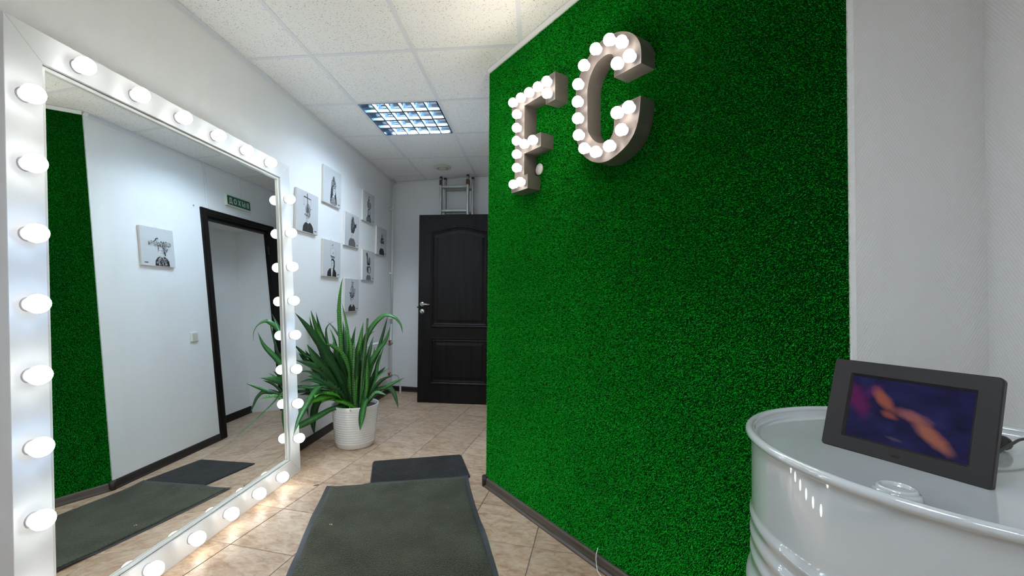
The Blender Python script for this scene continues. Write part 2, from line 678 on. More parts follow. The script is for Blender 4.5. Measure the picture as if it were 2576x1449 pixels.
M['leaf_b'] = leaf_mat('leaf_banded', (0.030, 0.145, 0.018), (0.080, 0.31, 0.046), 0.016)
M['leaf_p'] = leaf_mat('leaf_pale_banded', (0.05, 0.17, 0.055), (0.20, 0.38, 0.18), 0.018)
M['leaf_d'] = leaf_mat('leaf_dark', (0.009, 0.050, 0.012), (0.024, 0.115, 0.024))
M['leaf_g'] = leaf_mat('leaf_green', (0.025, 0.125, 0.028), (0.060, 0.25, 0.055))
M['leaf_l'] = leaf_mat('leaf_bright', (0.045, 0.22, 0.015), (0.11, 0.42, 0.03))
M['leaf_s'] = leaf_mat('leaf_stalk', (0.05, 0.12, 0.045), (0.16, 0.28, 0.12), 0.012)


def screen_mat():
    m = NT('lcd_screen')
    uv = m.n('ShaderNodeUVMap', uv_map='UVMap')

    def blob(cx, cy, rx, ry, rot, soft=1.0):
        mp = m.n('ShaderNodeMapping', vector_type='TEXTURE')
        mp.inputs['Location'].default_value = (cx, cy, 0)
        mp.inputs['Rotation'].default_value = (0, 0, math.radians(rot))
        mp.inputs['Scale'].default_value = (rx, ry, 1)
        m.nt.links.new(uv.outputs[0], mp.inputs[0])
        nz = m.noise((uv, 0), 9.0, 2.0, 0.5, 'Color')
        ad = m.n('ShaderNodeVectorMath', operation='MULTIPLY_ADD')
        ad.inputs[1].default_value = (0.5, 0.5, 0.0)
        m.nt.links.new(nz[0].outputs[nz[1]], ad.inputs[0])
        m.nt.links.new(mp.outputs[0], ad.inputs[2])
        sb = m.n('ShaderNodeVectorMath', operation='SUBTRACT')
        sb.inputs[1].default_value = (0.25, 0.25, 0.0)
        m.nt.links.new(ad.outputs[0], sb.inputs[0])
        gr = m.n('ShaderNodeTexGradient', gradient_type='SPHERICAL')
        m.nt.links.new(sb.outputs[0], gr.inputs[0])
        return m.math('SMOOTH_MIN', m.math('MULTIPLY', (gr, 1), 1.6 * soft), 1.0, 0.2)
    nz = m.noise((uv, 0), 3.0, 3.0)
    col = m.ramp(nz, [(0.3, (0.004, 0.004, 0.022)), (0.5, (0.010, 0.010, 0.055)), (0.75, (0.018, 0.020, 0.090))])
    col = m.mix(blob(0.06, 0.62, 0.13, 0.34, 20), col, (0.09, 0.008, 0.07))
    col = m.mix(blob(0.20, 0.80, 0.10, 0.16, -30), col, (0.05, 0.012, 0.09))
    col = m.mix(blob(0.30, 0.68, 0.26, 0.085, -62), col, (0.26, 0.075, 0.050))
    col = m.mix(blob(0.37, 0.45, 0.10, 0.06, -35), col, (0.20, 0.050, 0.045))
    col = m.mix(blob(0.56, 0.50, 0.20, 0.10, -22), col, (0.21, 0.075, 0.085))
    col = m.mix(blob(0.72, 0.28, 0.34, 0.10, -52), col, (0.27, 0.098, 0.068))
    col = m.mix(blob(0.44, 0.10, 0.09, 0.03, -12), col, (0.06, 0.04, 0.08))
    m.set('Base Color', (0.004, 0.004, 0.006)).set('Roughness', 0.25)
    m.set('Emission Color', col).set('Emission Strength', 0.23).set('Specular IOR Level', 0.12)
    return m.mat


M['screen'] = screen_mat()
M['tube'] = emit('fluorescent_tube', (0.78, 0.90, 1.0), TUBE)
M['tube_fill'] = emit('added_fill_tube', (0.93, 0.97, 1.0), TUBE_FILL)  # tubes of the added lights out of view


# measured outlines on the turf wall (along the wall, height) and leaf spines (from the pot's foot)
F_OUT = [(0.3497, 2.1633), (0.6919, 2.1576), (0.6919, 2.0279), (0.6268, 2.0289), (0.6268, 2.0844), (0.4597, 2.0869), (0.4597, 1.911), (0.591, 1.9094), (0.591, 1.841), (0.4597, 1.8425), (0.4597, 1.7336), (0.489, 1.7334), (0.489, 1.6623), (0.3497, 1.6635), (0.3497, 1.7347), (0.38, 1.7344), (0.38, 2.0882), (0.3497, 2.0886)]
F_BULB = [(0.383, 2.1269), (0.4511, 2.1258), (0.5193, 2.1247), (0.5879, 2.1236), (0.6525, 2.1226), (0.6546, 2.0651), (0.4173, 2.0538), (0.4173, 1.9842), (0.4173, 1.9175), (0.4833, 1.8809), (0.5506, 1.8801), (0.4193, 1.8479), (0.4204, 1.7783), (0.3921, 1.7), (0.4527, 1.6994)]
G_OUT = [(1.1633, 1.9749), (1.1633, 2.024), (1.1532, 2.0634), (1.126, 2.1032), (1.0796, 2.1364), (1.0281, 2.154), (0.9776, 2.1548), (0.9221, 2.136), (0.8716, 2.0974), (0.8413, 2.0484), (0.8272, 1.9894), (0.8272, 1.8313), (0.8383, 1.7818), (0.8666, 1.7272), (0.912, 1.6853), (0.9625, 1.6641), (1.0129, 1.6598), (1.0765, 1.6809), (1.1209, 1.7119), (1.1502, 1.7657), (1.1623, 1.856), (1.0361, 1.8575), (1.0382, 1.7895), (1.0281, 1.7542), (1.0049, 1.7377), (0.9705, 1.74), (0.9382, 1.758), (0.913, 1.7879), (0.8978, 1.8206), (0.8958, 1.9095), (0.8958, 1.9884), (0.9116, 2.0356), (0.9408, 2.0716), (0.9837, 2.0857), (1.018, 2.0793), (1.0361, 2.0554), (1.0382, 1.9766)]
G_BULB = [(1.0679, 2.0123), (1.1253, 2.0136), (1.0893, 2.085), (1.0297, 2.1237), (0.9577, 2.1232), (0.8921, 2.0867), (0.8584, 2.0214), (0.8556, 1.948), (0.8576, 1.8762), (0.8626, 1.8036), (0.896, 1.7376), (0.96, 1.7044), (1.0308, 1.7071), (1.0887, 1.7508), (1.0677, 1.8231), (1.122, 1.8239)]
LEAVES = [
 ('b', 0.032, [(-0.055, -0.08, 0.285), (-0.081, -0.082, 0.699), (-0.103, -0.085, 1.005), (-0.09, -0.087, 1.189), (-0.071, -0.09, 1.261)]),
 ('b', 0.03, [(0.009, -0.08, 0.285), (-0.03, -0.065, 0.657), (-0.057, -0.047, 0.87), (-0.107, -0.03, 1.066)]),
 ('d', 0.018, [(-0.023, -0.08, 0.285), (-0.074, -0.059, 0.594), (-0.107, -0.034, 0.868), (-0.159, -0.01, 1.012)]),
 ('b', 0.046, [(-0.028, -0.08, 0.285), (-0.148, -0.061, 0.572), (-0.239, -0.037, 0.731), (-0.3, -0.03, 0.865), (-0.3, -0.13, 1.014)]),
 ('d', 0.032, [(-0.012, -0.08, 0.285), (-0.153, -0.029, 0.587), (-0.3, 0.023, 0.84), (-0.3, -0.054, 0.997)]),
 ('d', 0.03, [(-0.039, -0.08, 0.285), (-0.244, -0.023, 0.636), (-0.3, -0.1, 0.87), (-0.3, -0.142, 0.969)]),
 ('b', 0.046, [(0.03, -0.08, 0.285), (0.045, -0.089, 0.652), (0.073, -0.099, 0.785), (0.097, -0.11, 0.928)]),
 ('d', 0.032, [(0.004, -0.08, 0.285), (-0.024, -0.065, 0.657), (-0.008, -0.047, 0.799), (0.006, -0.03, 0.896)]),
 ('p', 0.034, [(0.025, -0.08, 0.285), (0.022, -0.095, 0.602), (0.033, -0.112, 0.705), (0.041, -0.13, 0.818)]),
 ('s', 0.015, [(0.072, -0.08, 0.285), (0.085, -0.083, 0.581), (0.11, -0.087, 0.805), (0.121, -0.09, 0.957)]),
 ('g', 0.04, [(0.079, -0.076, 0.285), (0.092, -0.078, 0.682), (0.105, -0.076, 0.804), (0.161, -0.073, 0.906), (0.227, -0.07, 0.97), (0.268, -0.068, 0.98), (0.325, -0.065, 0.959), (0.366, -0.063, 0.908), (0.38, -0.06, 0.843)]),
 ('d', 0.026, [(0.079, -0.076, 0.285), (0.123, -0.069, 0.54), (0.189, -0.056, 0.712), (0.219, -0.043, 0.823), (0.254, -0.03, 0.977)]),
 ('g', 0.04, [(0.077, -0.079, 0.285), (0.119, -0.086, 0.563), (0.183, -0.094, 0.686), (0.267, -0.102, 0.799), (0.302, -0.11, 0.905)]),
 ('g', 0.03, [(0.089, -0.065, 0.285), (0.169, -0.053, 0.497), (0.177, -0.022, 0.615), (0.211, 0.01, 0.735)]),
 ('g', 0.022, [(0.091, -0.061, 0.285), (0.178, -0.074, 0.491), (0.227, -0.067, 0.552), (0.281, -0.06, 0.588)]),
 ('d', 0.03, [(0.089, -0.065, 0.285), (0.172, -0.083, 0.433), (0.234, -0.087, 0.506), (0.313, -0.09, 0.54)]),
 ('g', 0.027, [(0.089, -0.065, 0.285), (0.218, -0.095, 0.427), (0.317, -0.112, 0.483), (0.419, -0.13, 0.536)]),
 ('d', 0.036, [(0.085, -0.069, 0.285), (0.176, -0.093, 0.415), (0.285, -0.11, 0.457), (0.338, -0.126, 0.427), (0.37, -0.143, 0.364), (0.386, -0.16, 0.32)]),
 ('p', 0.026, [(0.086, -0.069, 0.285), (0.17, -0.104, 0.392), (0.222, -0.132, 0.425), (0.299, -0.16, 0.414)]),
 ('g', 0.056, [(0.073, -0.08, 0.285), (0.101, -0.098, 0.343), (0.126, -0.121, 0.355), (0.121, -0.144, 0.296), (0.118, -0.167, 0.214), (0.12, -0.19, 0.163)]),
 ('d', 0.064, [(-0.007, -0.08, 0.285), (-0.044, -0.165, 0.513), (-0.083, -0.276, 0.686), (-0.096, -0.387, 0.802), (-0.113, -0.499, 0.911), (-0.136, -0.61, 1.013)]),
 ('d', 0.06, [(-0.007, -0.08, 0.285), (-0.063, -0.167, 0.473), (-0.103, -0.275, 0.609), (-0.117, -0.382, 0.7), (-0.121, -0.49, 0.804)]),
 ('b', 0.062, [(-0.007, -0.08, 0.285), (-0.02, -0.093, 0.5), (-0.03, -0.11, 0.623), (-0.076, -0.126, 0.715), (-0.132, -0.143, 0.761), (-0.17, -0.16, 0.767)]),
 ('d', 0.052, [(-0.017, -0.08, 0.285), (-0.123, -0.065, 0.502), (-0.275, -0.047, 0.628), (-0.3, -0.197, 0.689), (-0.3, -0.34, 0.784)]),
 ('d', 0.052, [(-0.007, -0.08, 0.285), (-0.05, -0.15, 0.46), (-0.112, -0.237, 0.573), (-0.187, -0.323, 0.643), (-0.246, -0.41, 0.687)]),
 ('d', 0.06, [(-0.007, -0.08, 0.285), (-0.027, -0.197, 0.432), (-0.057, -0.341, 0.518), (-0.049, -0.486, 0.583), (-0.034, -0.63, 0.626)]),
 ('g', 0.04, [(-0.007, -0.08, 0.285), (-0.1, -0.109, 0.41), (-0.198, -0.147, 0.455), (-0.261, -0.184, 0.453), (-0.3, -0.279, 0.475), (-0.3, -0.442, 0.477)]),
 ('g', 0.04, [(-0.007, -0.08, 0.285), (-0.068, -0.175, 0.426), (-0.093, -0.308, 0.492), (-0.072, -0.441, 0.502), (-0.062, -0.574, 0.446), (-0.038, -0.707, 0.39), (0.005, -0.84, 0.333)]),
 ('d', 0.036, [(-0.007, -0.08, 0.285), (-0.18, -0.097, 0.395), (-0.297, -0.118, 0.411), (-0.3, -0.261, 0.442), (-0.3, -0.394, 0.458)]),
 ('l', 0.05, [(0.004, -0.08, 0.285), (-0.041, -0.188, 0.4), (-0.065, -0.322, 0.449), (-0.054, -0.456, 0.475), (-0.009, -0.59, 0.485)]),
 ('l', 0.062, [(0.046, -0.08, 0.285), (-0.012, -0.161, 0.35), (-0.056, -0.26, 0.387), (-0.045, -0.36, 0.41), (-0.032, -0.46, 0.418)]),
 ('g', 0.046, [(0.004, -0.08, 0.285), (-0.043, -0.115, 0.308), (-0.103, -0.164, 0.304), (-0.159, -0.213, 0.275), (-0.214, -0.262, 0.244), (-0.266, -0.311, 0.218), (-0.3, -0.449, 0.208)]),
 ('d', 0.056, [(-0.017, -0.08, 0.285), (-0.115, -0.077, 0.372), (-0.214, -0.073, 0.363), (-0.279, -0.068, 0.293), (-0.3, -0.066, 0.179), (-0.291, -0.06, 0.075)]),
 ('d', 0.03, [(-0.017, -0.08, 0.285), (-0.158, -0.054, 0.365), (-0.3, -0.032, 0.351), (-0.3, -0.148, 0.322), (-0.3, -0.135, 0.229)]),
 ('d', 0.022, [(-0.017, -0.08, 0.285), (-0.094, -0.044, 0.735), (-0.16, -0.002, 0.844), (-0.254, 0.04, 0.922)]),
 ('d', 0.022, [(-0.028, -0.08, 0.285), (-0.18, -0.044, 0.651), (-0.244, 0.001, 0.832), (-0.251, 0.045, 0.892), (-0.227, 0.09, 0.92)]),
 ('g', 0.036, [(-0.017, -0.08, 0.285), (-0.121, -0.053, 0.653), (-0.171, -0.022, 0.793), (-0.222, 0.01, 0.874)]),
 ('d', 0.034, [(-0.007, -0.08, 0.285), (-0.069, -0.023, 0.588), (-0.115, 0.044, 0.809), (-0.165, 0.11, 0.922)]),
 ('g', 0.026, [(0.077, -0.079, 0.285), (0.084, -0.035, 0.738), (0.094, 0.018, 0.826), (0.125, 0.07, 0.854)]),
 ('d', 0.04, [(-0.017, -0.08, 0.285), (-0.173, -0.029, 0.462), (-0.3, -0.04, 0.585), (-0.3, -0.199, 0.729)]),
 ('d', 0.06, [(-0.007, -0.08, 0.285), (-0.118, -0.095, 0.447), (-0.217, -0.112, 0.518), (-0.294, -0.13, 0.58)]),
 ('b', 0.034, [(0.02, -0.08, 0.285), (-0.002, -0.074, 0.537), (-0.014, -0.067, 0.739), (-0.041, -0.06, 0.861)]),
 ('d', 0.03, [(0.067, -0.08, 0.285), (0.111, -0.089, 0.442), (0.129, -0.099, 0.585), (0.137, -0.11, 0.707)]),
 ('b', 0.028, [(0.086, -0.069, 0.285), (0.126, -0.098, 0.425), (0.137, -0.119, 0.549), (0.144, -0.14, 0.672)]),
 ('d', 0.03, [(0.046, -0.08, 0.285), (0.034, -0.047, 0.533), (0.02, -0.01, 0.692)]),
 ('d', 0.034, [(0.067, -0.08, 0.285), (0.083, 0.025, 0.647), (0.078, 0.14, 0.804)]),
 ('d', 0.044, [(0.015, -0.08, 0.285), (-0.031, -0.101, 0.43), (-0.063, -0.126, 0.545), (-0.095, -0.15, 0.648)]),
 ('g', 0.036, [(0.015, -0.08, 0.285), (-0.06, -0.104, 0.4), (-0.132, -0.132, 0.454), (-0.212, -0.16, 0.487)]),
 ('d', 0.046, [(-0.007, -0.08, 0.285), (-0.091, -0.129, 0.425), (-0.177, -0.189, 0.524), (-0.248, -0.25, 0.58), (-0.286, -0.31, 0.586)]),
 ('d', 0.04, [(-0.012, -0.08, 0.285), (-0.139, -0.097, 0.457), (-0.258, -0.118, 0.579), (-0.3, -0.215, 0.672), (-0.3, -0.284, 0.72)]),
 ('d', 0.054, [(-0.001, -0.08, 0.285), (-0.064, -0.139, 0.408), (-0.143, -0.213, 0.49), (-0.206, -0.286, 0.527), (-0.243, -0.36, 0.526)]),
 ('g', 0.044, [(0.009, -0.08, 0.285), (-0.054, -0.118, 0.403), (-0.126, -0.165, 0.521), (-0.187, -0.213, 0.626), (-0.223, -0.26, 0.68)]),
 ('d', 0.05, [(-0.001, -0.08, 0.285), (-0.105, -0.076, 0.372), (-0.237, -0.07, 0.397), (-0.3, -0.151, 0.398), (-0.3, -0.26, 0.418)]),
 ('l', 0.04, [(0.015, -0.08, 0.285), (-0.056, -0.133, 0.357), (-0.128, -0.199, 0.39), (-0.195, -0.264, 0.379), (-0.218, -0.33, 0.352)]),
 ('d', 0.038, [(-0.007, -0.08, 0.285), (-0.115, -0.059, 0.47), (-0.216, -0.034, 0.597), (-0.296, -0.01, 0.685)]),
 ('b', 0.04, [(0.009, -0.08, 0.285), (-0.045, -0.095, 0.52), (-0.082, -0.112, 0.663), (-0.128, -0.13, 0.785)]),
 ('g', 0.03, [(0.073, -0.08, 0.285), (0.115, -0.074, 0.48), (0.152, -0.067, 0.621), (0.168, -0.06, 0.742)]),
 ('d', 0.026, [(0.077, -0.079, 0.285), (0.12, -0.059, 0.436), (0.161, -0.034, 0.555), (0.193, -0.01, 0.675)]),
]


# ================================================================== the setting
def struct(name, mb, mat, label, cat=None, parent=None):
    o = mb.build(name, mat, parent)
    if parent is None:
        tag(o, label, cat, kind='structure')
    return o


# floor: grout bed with single tiles laid at a slight angle to the walls
FX0, FX1, FY0, FY1 = XL, XR, YREAR, 4.97
floor = struct('floor', MB().box(FX0, FX1, FY0, FY1, -0.08, -0.002), M['grout'], 'beige ceramic tiled floor with dark grout lines', 'floor')
TS, TG, TYAW = 0.33, 0.0036, -0.14616
TO = Vector((-1.214, 2.778))
tu, tv = Vector((math.cos(TYAW), math.sin(TYAW))), Vector((-math.sin(TYAW), math.cos(TYAW)))
full_mesh = MB().box(-TS / 2 + TG / 2, TS / 2 - TG / 2, -TS / 2 + TG / 2, TS / 2 - TG / 2, -0.006, 0.0, ch=0.0012).mesh('floor_tile', M['ftile'])
for i in range(-14, 18):
    for j in range(-20, 16):
        c = TO + tu * (TS * (i + 0.5)) + tv * (TS * (j + 0.5))
        if not (FX0 - 0.3 < c.x < FX1 + 0.3 and FY0 - 0.3 < c.y < FY1 + 0.3):
            continue
        if c.x > 0.45 and c.y > 2.1:        # under the rooms behind the partition
            continue
        hh = TS / 2 - TG / 2
        cor = [c + tu * a * hh + tv * b * hh for a, b in ((-1, -1), (1, -1), (1, 1), (-1, 1))]
        if all(FX0 < p.x < FX1 and FY0 < p.y < FY1 for p in cor):
            o = link(bpy.data.objects.new('floor_tile', full_mesh), floor)
            o.location = (c.x, c.y, 0)
            o.rotation_euler = (0, 0, TYAW + (math.pi if (i * 7 + j * 3) % 2 else 0))
        else:
            cl = clip_poly([tuple(p) for p in cor], (FX0, FX1, FY0, FY1))
            if len(cl) < 3:
                continue
            ar = abs(sum(cl[k - 1][0] * cl[k][1] - cl[k][0] * cl[k - 1][1] for k in range(len(cl)))) / 2
            if ar < 1e-4:
                continue
            o = MB().prism([(p[0] - c.x, p[1] - c.y) for p in cl], -0.006, 0.0).build('floor_tile', M['ftile'], floor)
            o.location = (c.x, c.y, 0)

# walls
struct('wall_left', MB().box(XL - 0.14, XL, YREAR - 0.14, 5.1, -0.05, H + 0.15), M['wall'], 'long white wallpapered wall on the left with the canvases', 'wall')
struct('wall_back', MB().prism([(XL - 0.1, YB(XL - 0.1)), (0.7, YB(0.7)), (0.7, YB(0.7) + 0.14), (XL - 0.1, YB(XL - 0.1) + 0.14)], -0.05, H + 0.15), M['wall'], 'white wall at the far end of the corridor behind the black door', 'wall')
struct('wall_rear', MB().box(XL - 0.14, XR + 0.14, YREAR - 0.14, YREAR, -0.05, H + 0.15), M['wall'], 'white wall behind the viewer', 'wall')
struct('wall_right', MB().box(XR, XR + 0.14, YREAR - 0.1, YA + 0.12, -0.05, H + 0.15), M['wall'], 'bright white wall at the right edge behind the drum', 'wall')
gend = G0 + GU * GL
# short wall: rounded outer corner beside the turf
alc = [(gend.x, gend.y), (gend.x + 0.004, gend.y - 0.006), (gend.x + 0.012, gend.y - 0.010), (XR + 0.05, YA), (XR + 0.05, YA + 0.13), (gend.x + 0.06, gend.y + 0.13)]
struct('wall_alcove', MB().prism(alc, -0.05, H + 0.15), M['wall'], 'narrow pale grey wall strip between the turf and the drum corner', 'wall')
pb = G0 - GN * 0.11
pe = gend - GN * 0.11
struct('wall_partition', MB().prism([(G0.x, G0.y), (gend.x, gend.y), (pe.x, pe.y), (pb.x + 0.02, pb.y + 0.05)], -0.05, H + 0.002), M['wall'], 'angled partition wall carrying the green turf', 'wall')
DY0, DY1, DZ = 3.57, 4.515, 2.0
XC2 = XC + 0.055
mbw = MB().box(XC, XC2, G0.y + 0.01, DY0, -0.05, H + 0.002).box(XC, XC2, DY1, 4.74, -0.05, H + 0.002).box(XC, XC2, DY0, DY1, DZ, H + 0.002)
struct('wall_corridor', mbw, M['wall'], 'white corridor wall with the doorway, seen in the mirror', 'wall')
mbn = MB().box(0.138, 0.22, 3.05, 4.75, -0.05, H).box(XC2, 0.138, 3.05, 3.12, -0.05, H).box(XC2, 0.138, 3.12, 4.53, 2.05, 2.15).box(XC2 + 0.001, 0.138, 4.53, 4.60, -0.05, H)
struct('wall_recess', mbn, M['wall'], 'white recess seen through the doorway in the mirror', 'wall')

# ceiling: slab, lay-in tiles, runners and tees
ceil = struct('ceiling', MB().box(XL - 0.1, XR + 0.1, YREAR - 0.1, 5.1, H + 0.12, H + 0.2), M['slab'], 'suspended ceiling of speckled white tiles in a metal grid', 'ceiling')
LX = [XL, -1.29, -0.69, -0.09, 0.51, 1.11]
CY = [YREAR] + [2.283 + 0.6 * k for k in range(-6, 5)] + [4.97]
LUM = {(-1.29, 2.883): 'tube', (-0.69, -0.117): 'tube_fill', (-0.69, -1.317): 'tube_fill'}  # last two are unseen extras, added to brighten the whole room


def behind(x0, x1, y0, y1):
    """bay lies wholly behind the partition"""
    return all(((Vector((x, y, 0)) - G0).dot(GN) < -0.02 and x > XC + 0.02) for x in (x0, x1) for y in (y0, y1))


tile_cache = {}
for ix in range(len(LX) - 1):
    for iy in range(len(CY) - 1):
        x0, x1, y0, y1 = LX[ix], LX[ix + 1], CY[iy], CY[iy + 1]
        if behind(x0, x1, y0, y1) or y1 - y0 < 0.05:
            continue
        if any(abs(x0 - a) < 0.01 and abs(y0 - b) < 0.01 for a, b in LUM):
            continue
        w, d = round(x1 - x0, 3), round(y1 - y0, 3)
        if (w, d) not in tile_cache:
            tile_cache[(w, d)] = MB().box(-w / 2 + 0.002, w / 2 - 0.002, -d / 2 + 0.002, d / 2 - 0.002, 0.0, 0.014).mesh('ceiling_tile', M['ctile'])
        o = link(bpy.data.objects.new('ceiling_tile', tile_cache[(w, d)]), ceil)
        o.location = ((x0 + x1) / 2, (y0 + y1) / 2, H + 0.003)
for x in LX[1:]:
    y_end = 4.97 if x < XC else max(YREAR + 0.5, G0.y + (x - G0.x) / GU.x * GU.y + 0.04)
    if x > 0.8:
        y_end = YA
    mb = MB().box(x - 0.012, x + 0.012, YREAR, y_end, H, H + 0.0025).box(x - 0.001, x + 0.001, YREAR, y_end, H + 0.0025, H + 0.04)
    mb.build('main_runner', M['tbar'], ceil)
for ix in range(len(LX) - 1):
    for y in CY[1:-1]:
        x0, x1 = LX[ix] + (0.012 if ix else 0), LX[ix + 1] - 0.012
        if behind(x0, x1, y - 0.02, y + 0.02):
            continue
        MB().box(x0, x1, y - 0.012, y + 0.012, H + 0.0004, H + 0.0025).box(x0, x1, y - 0.001, y + 0.001, H + 0.0025, H + 0.035).build('cross_tee', M['tbar'], ceil)
# perimeter angles
trim = [((XL, YREAR, H), (XL, 4.95, H), (1, 0, 0)), ((XL, YB(XL), H), (XC, YB(XC), H), (-0.143, -0.99, 0)), ((XC, G0.y, H), (XC, 4.7, H), (-1, 0, 0)),
        ((gend.x, YA + 0.004, H), (XR, YA + 0.004, H), (0, -1, 0)), ((XR, YREAR, H), (XR, YA, H), (-1, 0, 0)), ((XL, YREAR, H), (XR, YREAR, H), (0, 1, 0))]
for p0, p1, nn in trim:
    mb = MB()
    extrude_profile(mb, [(0, -0.022), (0.0015, -0.022), (0.0015, -0.0005), (0.020, -0.0005), (0.020, 0.0012), (0, 0.0012)], p0, p1, nn)
    mb.build('wall_angle', M['tbar'], ceil)
mb = MB()
extrude_profile(mb, [(0, -0.020), (0.010, -0.020), (0.013, -0.014), (0.022, -0.004), (0.022, 0.0), (0, 0.0)], tuple(G0 + GU * 0.0 + Vector((0, 0, H))), tuple(gend + Vector((0, 0, H))), tuple(GN))
extrude_profile(mb, [(0, -0.020), (0.010, -0.020), (0.013, -0.014), (0.022, -0.004), (0.022, 0.0), (0, 0.0)], (XC, G0.y, H), (XC, G0.y + 0.03, H), (-1, 0, 0))
tag(mb.build('trim_1', M['plain_white']), 'white cornice strip along the top edge of the green turf', 'trim', kind='structure')

# baseboards
BP = [(0, 0), (0.020, 0), (0.021, 0.006), (0.014, 0.012), (0.012, 0.048), (0.008, 0.056), (0, 0.057)]
mb = MB()
extrude_profile(mb, BP, (XL, YREAR, 0), (XL, 4.92, 0), (1, 0, 0))
tag(mb.build('baseboard_left', M['base_dark']), 'near-black baseboard along the left wall under the plant', 'baseboard', kind='structure')
mb = MB()
extrude_profile(mb, BP, (XL, YB(XL), 0), (XC, YB(XC), 0), (-0.143, -0.99, 0))
tag(mb.build('baseboard_back', M['base_dark']), 'near-black baseboard at the foot of the far corridor wall', 'baseboard', kind='structure')
GP = [(0, 0), (0.024, 0), (0.025, 0.007), (0.016, 0.013), (0.014, 0.044), (0.009, 0.051), (0, 0.052)]
mb = MB()
extrude_profile(mb, GP, tuple(G0 - GU * 0.008), tuple(gend), tuple(GN))
bg = mb.build('baseboard_partition', M['base_brown'])
tag(bg, 'grey-brown wood-grain baseboard under the green turf wall', 'baseboard', kind='structure')
mb = MB()
mb.tube([(G0.x - 0.008, G0.y - 0.002, 0.0), (G0.x - 0.008, G0.y - 0.002, 0.058)], 0.020, 10)
mb.build('corner_cap', M['base_dark'], bg)
mb = MB()
extrude_profile(mb, BP, (XC, G0.y, 0), (XC, DY0 - 0.075, 0), (-1, 0, 0))
tag(mb.build('baseboard_corridor', M['base_dark']), 'dark brown baseboard below the light switch wall, seen in the mirror', 'baseboard', kind='structure')
mb = MB()
extrude_profile(mb, [(0, 0), (0.012, 0), (0.012, 0.076), (0, 0.076)], (0.138, 3.12, 0), (0.138, 4.528, 0), (-1, 0, 0))
tag(mb.build('baseboard_recess', M['door_black']), 'black baseboard inside the recess beyond the doorway', 'baseboard', kind='structure')
mb = MB()
extrude_profile(mb, BP, (gend.x, YA + 0.004, 0), (XR, YA + 0.004, 0), (0, -1, 0))
extrude_profile(mb, BP, (XR, YREAR, 0), (XR, YA, 0), (-1, 0, 0))
tag(mb.build('baseboard_right', M['base_brown']), 'grey-brown baseboard behind the white drum', 'baseboard', kind='structure')

# doorway casing (seen in the mirror)
dc = thing('door_2', 'black door casing around the open doorway, seen in the mirror', 'door frame', (XC, (DY0 + DY1) / 2, 0), kind='structure')
y0, y1 = DY0 - (DY0 + DY1) / 2, DY1 - (DY0 + DY1) / 2
cp = [(0, 0), (0.010, 0), (0.016, 0.012), (0.013, 0.022), (0.017, 0.034), (0.013, 0.046), (0.016, 0.060), (0.016, 0.072), (0, 0.075)]


def casing(name, a, b, inward):
    """moulded strip from a to b on the wall face, inward points towards the opening"""
    mb = MB()
    a, b, inward = Vector(a), Vector(b), Vector(inward)
    n = len(cp)
    v = []
    for p, mit in ((a, 1), (b, 1)):
        for o_, w_ in cp:
            q = p - inward * w_ + Vector((-o_, 0, 0))
            v.append(q)
    mb.add(v, [(i, (i + 1) % n, n + (i + 1) % n, n + i) for i in range(n)] + [tuple(range(n)), tuple(range(n, 2 * n))])
    return mb.build(name, M['door_black'], dc)


casing('casing_post', (0, y0 + 0.004, 0), (0, y0 + 0.004, DZ + 0.07), (0, 1, 0))
casing('casing_post', (0, y1 - 0.004, 0), (0, y1 - 0.004, DZ + 0.07), (0, -1, 0))
casing('casing_head', (0, y0 - 0.07, DZ - 0.004), (0, y1 + 0.07, DZ - 0.004), (0, 0, -1))
MB().box(0.001, 0.054, y0 - 0.001, y0 + 0.022, 0, DZ).build('jamb', M['door_black'], dc)
MB().box(0.001, 0.054, y1 - 0.022, y1 + 0.001, 0, DZ).build('jamb', M['door_black'], dc)
MB().box(0.001, 0.054, y0 + 0.022, y1 - 0.022, DZ - 0.022, DZ + 0.001).build('head_jamb', M['door_black'], dc)

# black door leaf, swung open across the corridor
DW = 0.905
dl = thing('door_1', 'open black panelled door with arched upper panel and steel lever', 'door', (-1.241, 4.40, 0.008), kind='structure')
MB().box(0, DW, 0, 0.04, 0, 1.986, ch=0.002).build('leaf', M['door_black'], dl)


def door_panel(outline):
    """raised moulding with a fielded centre on the leaf's front face (y = 0)"""
    mb = MB()
    steps = [(0.0, 0.0), (0.006, -0.009), (0.016, -0.010), (0.026, -0.002), (0.034, -0.006), (0.046, -0.001), (0.058, -0.001), (0.082, -0.008)]
    prev = outline
    for k in range(1, len(steps)):
        cur = offset_poly(outline, steps[k][0])
        mb.ring(prev, cur, steps[k - 1][1], steps[k][1])
        prev = cur
    mb.fill(prev, steps[-1][1])
    return mb


arch = [(0.132, 0.787), (0.762, 0.787)]
for k in range(15):
    t = k / 14
    x = 0.762 - 0.63 * t
    s = math.sin(math.pi * t)
    arch.append((x, 1.812 + 0.056 * s ** 1.5))
door_panel(arch).build('upper_panel', M['door_black'], dl)
door_panel([(0.132, 0.188), (0.762, 0.188), (0.762, 0.686), (0.132, 0.686)]).build('lower_panel', M['door_black'], dl)
hd = MB().lathe([(0.0, 0.012), (0.018, 0.012), (0.025, 0.009), (0.026, 0.0)], (0.044, 0, 1.034), 20, 'y').build('handle_rose', M['chrome'], dl)
mb = MB().tube([(0.044, -0.008, 1.034), (0.044, -0.045, 1.034)], 0.009, 10)
mb.tube([(0.040, -0.047, 1.034), (0.075, -0.049, 1.033), (0.134, -0.047, 1.031)], [0.010, 0.0105, 0.0095], 10)
mb.build('lever', M['chrome'], dl)
kr = MB().lathe([(0.0, 0.010), (0.018, 0.010), (0.025, 0.007), (0.026, 0.0)], (0.044, 0, 0.958), 20, 'y').build('key_rose', M['chrome'], dl)
